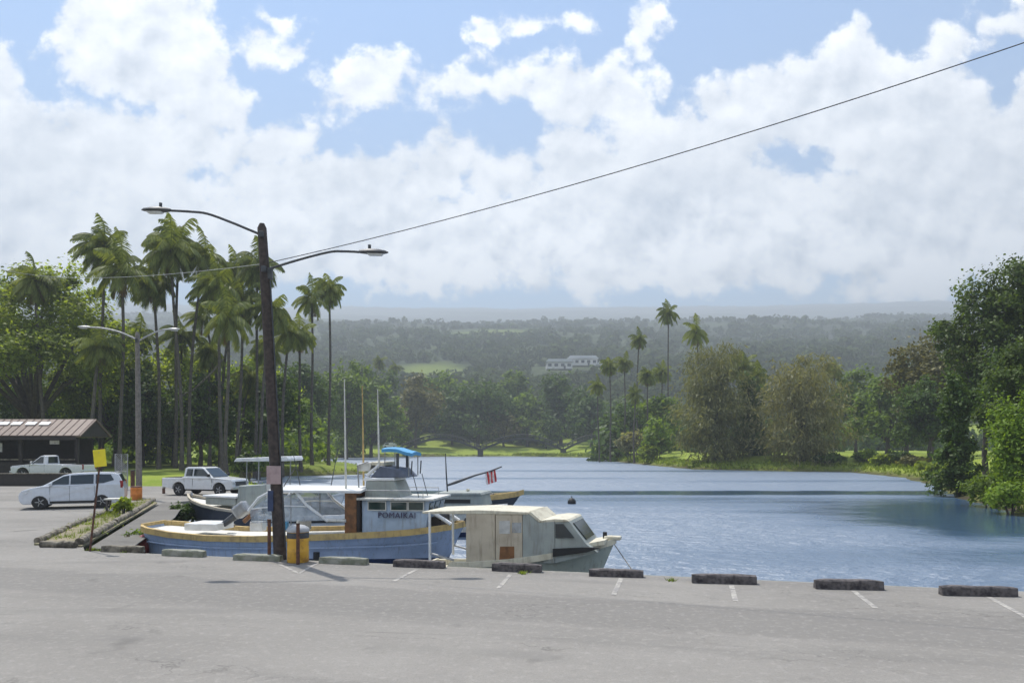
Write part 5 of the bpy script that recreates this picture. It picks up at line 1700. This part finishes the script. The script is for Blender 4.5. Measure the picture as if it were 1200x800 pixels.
# name on the cabin side
def lettering(boat, text, x, y, z, size, m, sd=-1):
    cu = bpy.data.curves.new('lettering', 'FONT'); cu.body = text; cu.size = size; cu.extrude = .02; cu.align_x = 'CENTER'; cu.space_character = 1.12
    o = bpy.data.objects.new('lettering', cu); COL.objects.link(o); o.parent = boat.t
    o.location = (x, y, z); o.rotation_euler = (R(90), 0, 0 if sd < 0 else R(180))
    me = bpy.data.meshes.new_from_object(o)
    me.name = 'lettering'; me.materials.clear()
    o2 = link_mesh('name_lettering', me, m, boat.t)
    o2.location = o.location; o2.rotation_euler = o.rotation_euler
    bpy.data.objects.remove(o); bpy.data.curves.remove(cu)
    return o2
pz = B.p(463, 606.5, lat).z
lettering(B, 'POMAIKAI', B.lx(465, lat), -.965, pz, .235, M['letter'])
# brown bulkhead at the back of the cabin and cabin door
xa, xb = B.lx(405, lat), B.lx(419, lat)
ztb = B.p(412, 577, lat).z
MB().box(((xa + xb) / 2, 0, (zc0 + ztb) / 2), (xb - xa, 2.1, ztb - zc0)).build('bulkhead', M['brownwood'], B.t, bevel=.02)
MB().box((xb + .05, -.9, (zc0 + ztb) / 2 - .05), (.09, .3, ztb - zc0 - .1)).build('door_frame', M['darkwood'], B.t)
# awning over the after deck
xa, xb = B.lx(318, lat), B.lx(425, lat)
zaw = B.p(370, 574, lat).z
aw = MB()
n = 8
vs, fs = [], []
for i in range(n + 1):
    y = -1.15 + 2.3 * i / n
    c = .09 * math.cos((i / n - .5) * math.pi)
    vs += [(xa, y, zaw + c), (xb, y, zaw + c), (xa, y, zaw + c - .07), (xb, y, zaw + c - .07)]
for i in range(n):
    a = 4 * i; b_ = a + 4
    fs += [(a, a + 1, b_ + 1, b_), (a + 2, b_ + 2, b_ + 3, a + 3), (a, b_, b_ + 2, a + 2), (a + 1, a + 3, b_ + 3, b_ + 1)]
fs += [(0, 2, 3, 1), (4 * n, 4 * n + 1, 4 * n + 3, 4 * n + 2)]
aw.add(vs, fs).build('awning', M['white'], B.t)
for sd in (-1, 1):
    l2 = sd * 1.08
    P = lambda px, py: Vector((B.lx(px, lat), l2, B.p(px, py, lat).z))
    B.tube([P(349, 576), P(361, 591), P(386, 610)], .045, 'awning_strut', M['white'])
    B.tube([P(318, 576), P(305, 583), P(293, 598)], .04, 'awning_strut', M['white'])
    B.tube([P(293, 596), P(335, 592), P(366, 593)], .022, 'side_rail', M['white'])
    B.tube([P(343, 576), P(343, 616)], .018, 'awning_post', M['steel'])
    B.tube([P(386, 609), P(407, 609.5)], .05, 'coaming', M['offwhite'])
    MB().panel([P(319, 579), P(348, 579), P(360, 592), P(382, 609), P(297, 612), P(295, 598)], (0, sd, 0), .008).build('side_curtain', M['glass_pale'], B.t)
# after deck gear
xa, xb = B.lx(221, -.5), B.lx(258, -.5)
MB().box(((xa + xb) / 2, -.2, 1.14), (xb - xa, 1.1, .22)).build('hatch', M['white'], B.t, bevel=.02)
B.tube([B.p(262, 614, -.2), B.p(276, 604, -.2), B.p(287, 595, -.2)], [.10, .13, .05], 'outboard_leg', M['darksteel'])
MB().box(B.p(283, 597, -.2), (.5, .36, .42), 0, R(-35)).build('outboard_cowl', M['steel'], B.t, bevel=.08)
B.tube([B.p(286, 611, -.6), B.p(301, 597, -.6)], .07, 'spar', M['brownwood'])
# flybridge
la = -.58
P = lambda px, py, l=la: Vector((B.lx(px, la), l, B.p(px, py, la).z))
zr = zt + .07
def fb(pxs, name, m, hw, bev=.03):
    poly = [(B.lx(a, la), B.p(a, b_, la).z) for a, b_ in pxs]
    return MB().prism(poly, hw).build(name, m, B.t, bevel=bev)
fb([(428, 584), (471, 584), (462, 563), (429, 563)], 'flybridge', M['greyboat'], .62)
fb([(426, 563), (463, 563), (462, 559.5), (427, 559.5)], 'flybridge_coaming', M['white'], .65)
fb([(433, 559.5), (478, 559.5), (468, 549), (445, 546)], 'spray_hood', M['darkcanvas'], .56)
fb([(416, 552), (432, 552), (434, 541), (418, 543)], 'locker', M['offwhite'], .45)
fb([(434, 545), (450, 546), (450, 541), (434, 541)], 'seat_back', M['cream'], .5)
for sd in (-1, 1):
    y = sd * .5
    q = lambda px, py: P(px, py, y)
    B.tube([q(429, 557), q(443, 545)], .05, 'hood_rail', M['white'])
    B.tube([q(420, 583), q(418, 545), q(430, 541)], .025, 'rail', M['steel'])
    B.tube([q(465, 550), q(465, 531)], .045, 'canopy_post', M['darksteel'])
    B.tube([q(478, 558), q(478, 534)], .018, 'canopy_post', M['steel'])
    B.tube([q(450, 548), q(450, 529)], .018, 'canopy_post', M['steel'])
    B.tube([q(482, 540), q(481, 556)], .02, 'rail', M['darksteel'])
    B.tube([q(483, 556), q(490, 583)], .012, 'stay', M['darksteel'])
# bent blue canopy
vs, fs = [], []
prof = [(446, 526), (455, 525.5), (464, 526), (473, 529), (482, 531)]
for (a, b_) in prof:
    q = P(a, b_)
    for y in (-.5, -.25, 0, .25, .5):
        vs.append((q.x, y, q.z + .05 * (1 - (y / .5) ** 2)))
n0 = len(vs)
vs += [(x, y, z - .10) for x, y, z in vs]
for i in range(4):
    for k in range(4):
        a = i * 5 + k
        fs += [(a, a + 1, a + 6, a + 5), (n0 + a, n0 + a + 5, n0 + a + 6, n0 + a + 1)]
for i in range(4):
    for e in (0, 4):
        a = i * 5 + e; fs.append((a, a + 5, n0 + a + 5, n0 + a))
for k in range(4):
    for e in (0, 20):
        a = e + k; fs.append((a, a + 1, n0 + a + 1, n0 + a))
MB().add(vs, fs).build('canopy', M['bluecanvas'], B.t, smooth=True)
for (px, py, pb, l2) in ((403.5, 444, 578, -.8), (424.5, 452, 583, .3), (442.5, 456, 560, -.5)):
    x = B.lx(px, l2); 
    B.tube([Vector((B.lx(px + 2, l2), l2, B.p(px, pb, l2).z)), Vector((B.lx(px + 1, l2), l2, B.p(px, (py + pb) / 2, l2).z)), Vector((x, l2, B.p(px, py, l2).z))], [.032, .028, .014], 'antenna', M['offwhite'] if px != 424.5 else M['tan'])
for sd in (-1, 1):
    y = sd * .93
    z = zt + .07
    B.tube([Vector((x0 + .1, y, z)), Vector((x0 + .1, y, z + .22)), Vector((xt1 - .2, y, z + .22)), Vector((xt1 - .2, y, z))], .016, 'roof_rail', M['steel'])
for k, (pa, pb, l2) in enumerate(((332, 350, -.5), (352, 344, .2), (388, 396, .5))):
    B.tube([Vector((B.lx(pa, l2), l2, zaw + .05)), Vector((B.lx(pb, l2), l2, zaw + .85 + .2 * k))], [.018, .008], 'fishing_rod', M['darksteel'], 5)
for k in range(3):
    q = B.p(300 + 22 * k, 617, -.5)
    MB().box((q.x, -.35 + .3 * k, 1.17), (.42, .34, .30), .3 * k).build('fish_box', (M['white'], M['bluecanvas'], M['offwhite'])[k], B.t, bevel=.03)
MB().lathe([(.10, 0), (.16, .03), (.16, .07), (.10, .1)], 14, (B.lx(270, .6), .6, 1.02)).build('rope_coil', M['log'], B.t, smooth=True)
# stem post and fore rail
B.tube([(LB - .05, 0, 1.3), (LB + .02, 0, 1.48)], .05, 'stem_post', M['darksteel'])
for sd in (-1, 1):
    B.tube([B.p(507, 600, -.6) * 1.0 if sd < 0 else Vector((B.lx(507, -.6), .6, B.p(507, 600, -.6).z)), Vector((B.lx(528, -.6), sd * .55, B.p(528, 614, -.6).z))], .06, 'windscreen_strut', M['white'])
MB().panel([Vector((B.lx(505, -.6), -.55, 1.15)), Vector((B.lx(505, -.6), .55, 1.15)), Vector((B.lx(505, -.6), .55, 1.55)), Vector((B.lx(505, -.6), -.55, 1.55))], (1, 0, 0), .3).build('fore_hatch', M['darkwood'], B.t)
MB().tube([(B.lx(372, -1.4), -1.47, .55), (B.lx(372, -1.4), -1.47, .25)], .10, 8).build('fender', M['black'], B.t, smooth=True)

# --- the small grey green cabin boat in front
C = Boat('cabin_boat', 'small grey green cabin boat with cream awning roof at the seawall', (-2.30, 20.75), (2.62, 19.35), group='boats moored at the seawall')
LC = C.L / 2
st = []
for (f, hb, zs, hw, sh) in [(-1.0, .82, .50, .66, .04), (-.8, .88, .52, .74, 0), (-.66, .90, .53, .74, 0), (-.60, .92, .70, .76, 0), (-.4, .95, .73, .8, 0), (0, .98, .84, .78, 0), (.3, .92, .97, .66, 0), (.55, .76, 1.09, .46, -.06), (.75, .52, 1.19, .26, -.2), (.9, .27, 1.28, .1, -.4), (.97, .13, 1.33, .04, -.55), (1.0, .05, 1.36, .015, -.65)]:
    st.append((f * LC, hb, zs, hw, -.35, sh))
C.hull(st, M['hullgreen'], M['hullgreen'], M['cream'], split=.28, rail=(.13, .12), deckm=M['cream'])
lat = -.86
def cp(px, py): return (C.lx(px, lat), C.p(px, py, lat).z)
def cprism(pts, name, m, hw, bev=.02):
    return MB().prism([cp(*p) for p in pts], hw).build(name, m, C.t, bevel=bev)
cprism([(546, 660), (580, 660), (580, 601), (546, 600)], 'cabin_panel', M['beige'], .865)
cprism([(580.4, 660), (612, 660), (612, 602), (580.4, 601)], 'cabin_panel', M['beige'], .850)
cprism([(612.3, 660), (650, 660), (650, 610), (632, 612), (620, 601), (612.3, 601)], 'cabin_side', M['greyboat'], .86)
cprism([(650.2, 660), (700, 648), (686, 637), (666, 610), (650.2, 611)], 'wheelhouse', M['greyboat'], lambda x, z: .86 - .10 * max(0, (x - cp(650, 0)[0])) )
cprism([(495, 601.5), (619, 602.5), (619, 599.5), (560, 597), (495, 599)], 'awning_roof', M['cream'], .88, .015)
cprism([(619.3, 601), (632, 612), (634, 609.5), (622, 599)], 'roof_step', M['cream'], .88, .01)
cprism([(632, 612), (667, 611), (664, 608.5), (650, 607.5), (634, 609.3)], 'wheelhouse_roof', M['cream'], .86, .015)
cprism([(686, 638), (707, 634), (706, 640), (686, 643)], 'fore_deck', M['cream'], .55, .01)
def cpan(pts, name, m, out, sd=-1, t=.012):
    return MB().panel([Vector((C.lx(a, lat), sd * out, C.p(a, b_, lat).z)) for a, b_ in pts], (0, sd, 0), t).build(name, m, C.t)
for sd in (-1, 1):
    cpan([(585, 625), (597.5, 625), (597.5, 610), (585, 610)], 'window', M['shingle'], .848, sd)
    cpan([(600, 624), (611, 624), (611, 612), (600, 612)], 'window', M['glass_pale'], .848, sd)
    cpan([(585, 656), (602.5, 656), (602.5, 640), (586, 640)], 'hatch_opening', M['brownwood'], .848, sd)
    cpan([(651, 630), (673, 630), (660, 613.5), (651, 613.5)], 'wheelhouse_window', M['glass'], .80, sd, .075)
    cpan([(648, 652), (688, 646.5), (704, 641.5), (690, 641), (648, 642.5)], 'side_window_strip', M['black'], .80, sd, .095)
MB().panel([Vector((C.lx(669, lat), -.62, C.p(669, 614, lat).z)), Vector((C.lx(669, lat), .62, C.p(669, 614, lat).z)), Vector((C.lx(684, lat), .55, C.p(684, 634, lat).z)), Vector((C.lx(684, lat), -.55, C.p(684, 634, lat).z))], (1, 0, .8), .03).build('windscreen', M['glass'], C.t)
for sd in (-1, 1):
    C.tube([Vector((C.lx(504, lat), sd * .86, C.p(504, 660, lat).z)), Vector((C.lx(503.5, lat), sd * .86, C.p(504, 600, lat).z))], .035, 'awning_post', M['white'])
    C.tube([Vector((C.lx(504, lat), sd * .86, C.p(504, 648, lat).z)), Vector((C.lx(532, lat), sd * .86, C.p(532, 656, lat).z))], .03, 'brace', M['steel'])
C.tube([(LC - .28, 0, 1.3), (LC - .28, 0, 1.52)], .055, 'mooring_bitt', M['black'])
MB().box((LC - .08, 0, 1.38), (.42, .26, .10)).build('bow_pulpit', M['cream'], C.t, bevel=.03)
C.tube([(LC - .1, 0, 1.3), (LC + .55, -.5, .55), (LC + 1.1, -1.2, .45)], .012, 'mooring_rope', M['log'], 5)

# --- charcoal hulled boat behind, bow at the bank
D = Boat('charcoal_boat', 'charcoal hulled boat with its bow against the left bank', (-9.6, 33.2), (-15.25, 36.2), group='boats moored at the seawall')
LD = D.L / 2
st = []
for (f, hb, zs, hw, sh) in [(-1.0, .95, .82, .8, 0), (-.5, 1.1, .85, .9, 0), (0, 1.1, .95, .85, 0), (.35, 1.0, 1.06, .65, 0), (.62, .76, 1.18, .4, -.1), (.82, .46, 1.29, .2, -.3), (.94, .2, 1.37, .06, -.5), (1.0, .05, 1.42, .015, -.7)]:
    st.append((f * LD, hb, zs, hw, -.4, sh))
D.hull(st, M['darkhull'], M['darkhull'], M['beige'], split=.2, rail=(.10, .08))
MB().box((.35, 0, 1.22), (1.9, 1.3, .34)).build('cuddy', M['greyboat'], D.t, bevel=.05)
MB().box((.35, 0, 1.43), (2.1, 1.45, .10)).build('cuddy_roof', M['white'], D.t, bevel=.03)
MB().prism([(-1.2, .85), (-.55, .85), (-.75, 1.95), (-1.2, 1.95)], .6).build('console', M['greyboat'], D.t, bevel=.04)
MB().panel([(-.62, -.5, 1.5), (-.62, .5, 1.5), (-.72, .5, 1.9), (-.72, -.5, 1.9)], (1, 0, .1), .03).build('windscreen', M['glass'], D.t)
D.tube([(LD - .25, 0, 1.35), (LD - .2, 0, 1.5)], .05, 'mooring_bitt', M['steel'])

# --- white boat with a hard top
E = Boat('hardtop_boat', 'white open boat under a long flat white hardtop behind the pickup nose', (-14.2, 41.8), (-8.8, 40.6), group='boats moored at the seawall')
LE = E.L / 2
st = []
for (f, hb, zs, hw, sh) in [(-1.0, .9, .8, .75, 0), (-.4, 1.0, .82, .8, 0), (.2, .98, .9, .7, 0), (.6, .7, 1.02, .4, -.1), (.85, .36, 1.14, .15, -.3), (1.0, .05, 1.22, .015, -.6)]:
    st.append((f * LE, hb, zs, hw, -.35, sh))
E.hull(st, M['white'], M['navy'], M['white'], split=.15, rail=(.1, .06))
l0 = -.6
xa, xb = E.lx(284, 0), E.lx(347, 0)
zt_ = E.p(316, 540, 0).z
MB().prism([(xa, zt_ - .03), (xa + .15, zt_ + .16), (xb - .1, zt_ + .28), (xb, zt_ + .12), (xb - .1, zt_ + .02)], .85).build('hardtop', M['white'], E.t, bevel=.03)
for x in (xa + .6, xa + 1.3, xb - .7):
    for y in (-.6, .6):
        E.tube([(x, y, .8), (x + .05, y, zt_ + .05)], .03, 'hardtop_post', M['steel'])
MB().box(((xa + xb) / 2 + .2, 0, 1.2), (.8, .8, .9)).build('console', M['offwhite'], E.t, bevel=.05)
MB().panel([((xa + xb) / 2 + .62, -.38, 1.66), ((xa + xb) / 2 + .62, .38, 1.66), ((xa + xb) / 2 + .5, .36, 2.05), ((xa + xb) / 2 + .5, -.36, 2.05)], (1, 0, .2), .02).build('windscreen', M['glass_pale'], E.t)

# --- white skiff seen under the awning
S = Boat('white_skiff', 'white skiff with black painted rail shadow behind the blue boat awning', (-9.6, 30.4), (-4.6, 29.4), group='boats moored at the seawall')
LS = S.L / 2
st = []
for (f, hb, zs, hw, sh) in [(-1.0, .85, .98, .7, 0), (-.3, .95, 1.0, .75, 0), (.3, .9, 1.06, .65, 0), (.65, .62, 1.16, .35, -.1), (.88, .3, 1.26, .1, -.3), (1.0, .05, 1.32, .015, -.5)]:
    st.append((f * LS, hb, zs, hw, -.35, sh))
S.hull(st, M['white'], M['navy'], M['white'], split=.3, rail=(.1, .12))
for sd in (-1, 1):
    MB().tube([(s[0], sd * (s[1] * .97 + .008), s[2] * .80) for s in st[:-1]], .045, 6).build('rail_shadow', M['black'], S.t)  # black strips stand in for the shadows along the white rails
MB().prism([(-.9, .9), (.9, .9), (.6, 1.36), (-.8, 1.40)], .6).build('cuddy', M['darkcanvas'], S.t, bevel=.04)
MB().box((-1.9, 0, 1.15), (.3, 1.5, .08)).build('thwart', M['offwhite'], S.t)
MB().box((-LS - .1, 0, 1.1), (.35, .36, .6)).build('outboard_motor', M['darksteel'], S.t, bevel=.08)

# --- grey low cabin cruiser with mast, boom and flag
G = Boat('grey_cruiser', 'low grey cabin cruiser with long dark window and a flag on its boom', (-6.4, 32.6), (-.2, 31.4), group='boats moored at the seawall')
LG = G.L / 2
st = []
for (f, hb, zs, hw, sh) in [(-1.0, 1.0, .9, .85, 0), (-.3, 1.15, .95, .95, 0), (.3, 1.1, 1.03, .85, 0), (.65, .78, 1.14, .45, -.1), (.88, .38, 1.24, .15, -.35), (1.0, .05, 1.3, .015, -.6)]:
    st.append((f * LG, hb, zs, hw, -.4, sh))
G.hull(st, M['offwhite'], M['navy'], M['white'], split=.2, rail=(.1, .1))
la = -.9
gp = lambda px, py: (G.lx(px, la), G.p(px, py, la).z)
MB().prism([gp(501, 594), gp(566, 594), gp(562, 580), gp(508, 580)], .88).build('cabin', M['greyboat'], G.t, bevel=.03)
MB().prism([gp(505, 580), gp(565, 580), gp(563, 577), gp(511, 577)], .95).build('cabin_roof', M['greyboat'], G.t, bevel=.02)
for sd in (-1, 1):
    MB().panel([Vector((gp(a, b_)[0], sd * .875, gp(a, b_)[1])) for a, b_ in ((504, 589.5), (551, 589.5), (551, 585), (506, 584.5))], (0, sd, 0), .02).build('window_strip', M['black'], G.t)
mx = lambda px, py: Vector((G.lx(px, 0), 0, G.p(px, py, 0).z))
G.tube([mx(524.5, 578), mx(523, 555), mx(522, 531)], [.035, .03, .018], 'mast', M['darksteel'])
G.tube([mx(524, 568.5), mx(534, 565), mx(556, 557), mx(574, 552), mx(588, 546.5)], [.045, .065, .04, .035, .03], 'boom', M['darksteel'])
# striped flag hanging from the boom
for k in range(6):
    a, b_ = 568.5 + k * 2.0, 570.5 + k * 2.0
    m = MB()
    rows = []
    for j in range(7):
        f = j / 6
        sway = 1.6 * f
        for px in (a, b_):
            q = mx(px + sway * (1 + .1 * math.sin(j)), 553.5 - (px - 568.5) * .33 + 14.5 * f)
            rows.append((q.x, .05 * math.sin(f * 5 + px * .7), q.z))
    n = len(rows)
    vs = rows + [(x, y + .012, z) for x, y, z in rows]
    fs = []
    for j in range(6):
        i = 2 * j
        fs += [(i, i + 1, i + 3, i + 2), (n + i, n + i + 2, n + i + 3, n + i + 1), (i, i + 2, n + i + 2, n + i), (i + 1, n + i + 1, n + i + 3, i + 3)]
    fs += [(0, n, n + 1, 1), (n - 2, n - 1, 2 * n - 1, 2 * n - 2)]
    if k == 0: flag = m.add(vs, fs).build('flag', M['whitecloth'], G.t)
    else: m.add(vs, fs).build('flag_stripe', M['redcloth'] if k % 2 else M['whitecloth'], flag)
G.tube([mx(548, 577), mx(548.5, 572.5)], .07, 'vent', M['cream'])

# --- dark skiff with yellow rail
K = Boat('dark_skiff', 'dark skiff with yellowish rail and raised bow on the open water side', (-4.6, 38.4), (.58, 37.6), group='boats moored at the seawall')
LK = K.L / 2
st = []
for (f, hb, zs, hw, sh) in [(-1.0, .75, 1.20, .6, 0), (-.3, .85, 1.22, .65, 0), (.2, .82, 1.25, .55, 0), (.6, .6, 1.33, .3, -.2), (.85, .32, 1.42, .1, -.7), (1.0, .06, 1.53, .015, -1.2)]:
    st.append((f * LK, hb, zs, hw, -.3, sh))
K.hull(st, M['darkhull'], M['black'], M['tan'], split=.35, rail=(.14, .22))
MB().box((-.6, 0, 1.22), (.3, 1.5, .08)).build('thwart', M['darkwood'], K.t)
MB().box((.9, 0, 1.27), (.3, 1.2, .08)).build('thwart', M['darkwood'], K.t)

# --- mooring buoy
q = at(670, 590, 49.0)
t = thing('mooring_buoy', 'round black mooring buoy floating alone on the water', 'buoy', (q.x, 49, WATER_Z))
MB().lathe([(.02, -.25), (.2, -.18), (.27, .05), (.25, .2), (.14, .34), (.04, .38)], 16).build('float_ball', M['black'], t, smooth=True)
MB().tube([(0, 0, .36), (0, 0, .5)], .03, 8).build('ring', M['darksteel'], t)

# ------------------------------------------------------------------ haze
hb = MB().box((0, 0, 438), (12600, 12600, 896)).build('haze', None)
hm = bpy.data.materials.new('valley_haze'); hm.use_nodes = True
nt = hm.node_tree; nt.nodes.clear()
out = nt.nodes.new('ShaderNodeOutputMaterial'); pv = nt.nodes.new('ShaderNodeVolumePrincipled')
pv.inputs['Color'].default_value = (.80, .90, 1.0, 1)
pv.inputs['Density'].default_value = 6.6e-4
pv.inputs['Density Attribute'].default_value = ''
pv.inputs['Color Attribute'].default_value = ''
pv.inputs['Temperature Attribute'].default_value = ''
pv.inputs['Anisotropy'].default_value = .15
nt.links.new(pv.outputs[0], out.inputs['Volume'])
hb.data.materials.append(hm)
tag(hb, 'pale blue haze lying over the valley and hills', 'haze', kind='stuff')
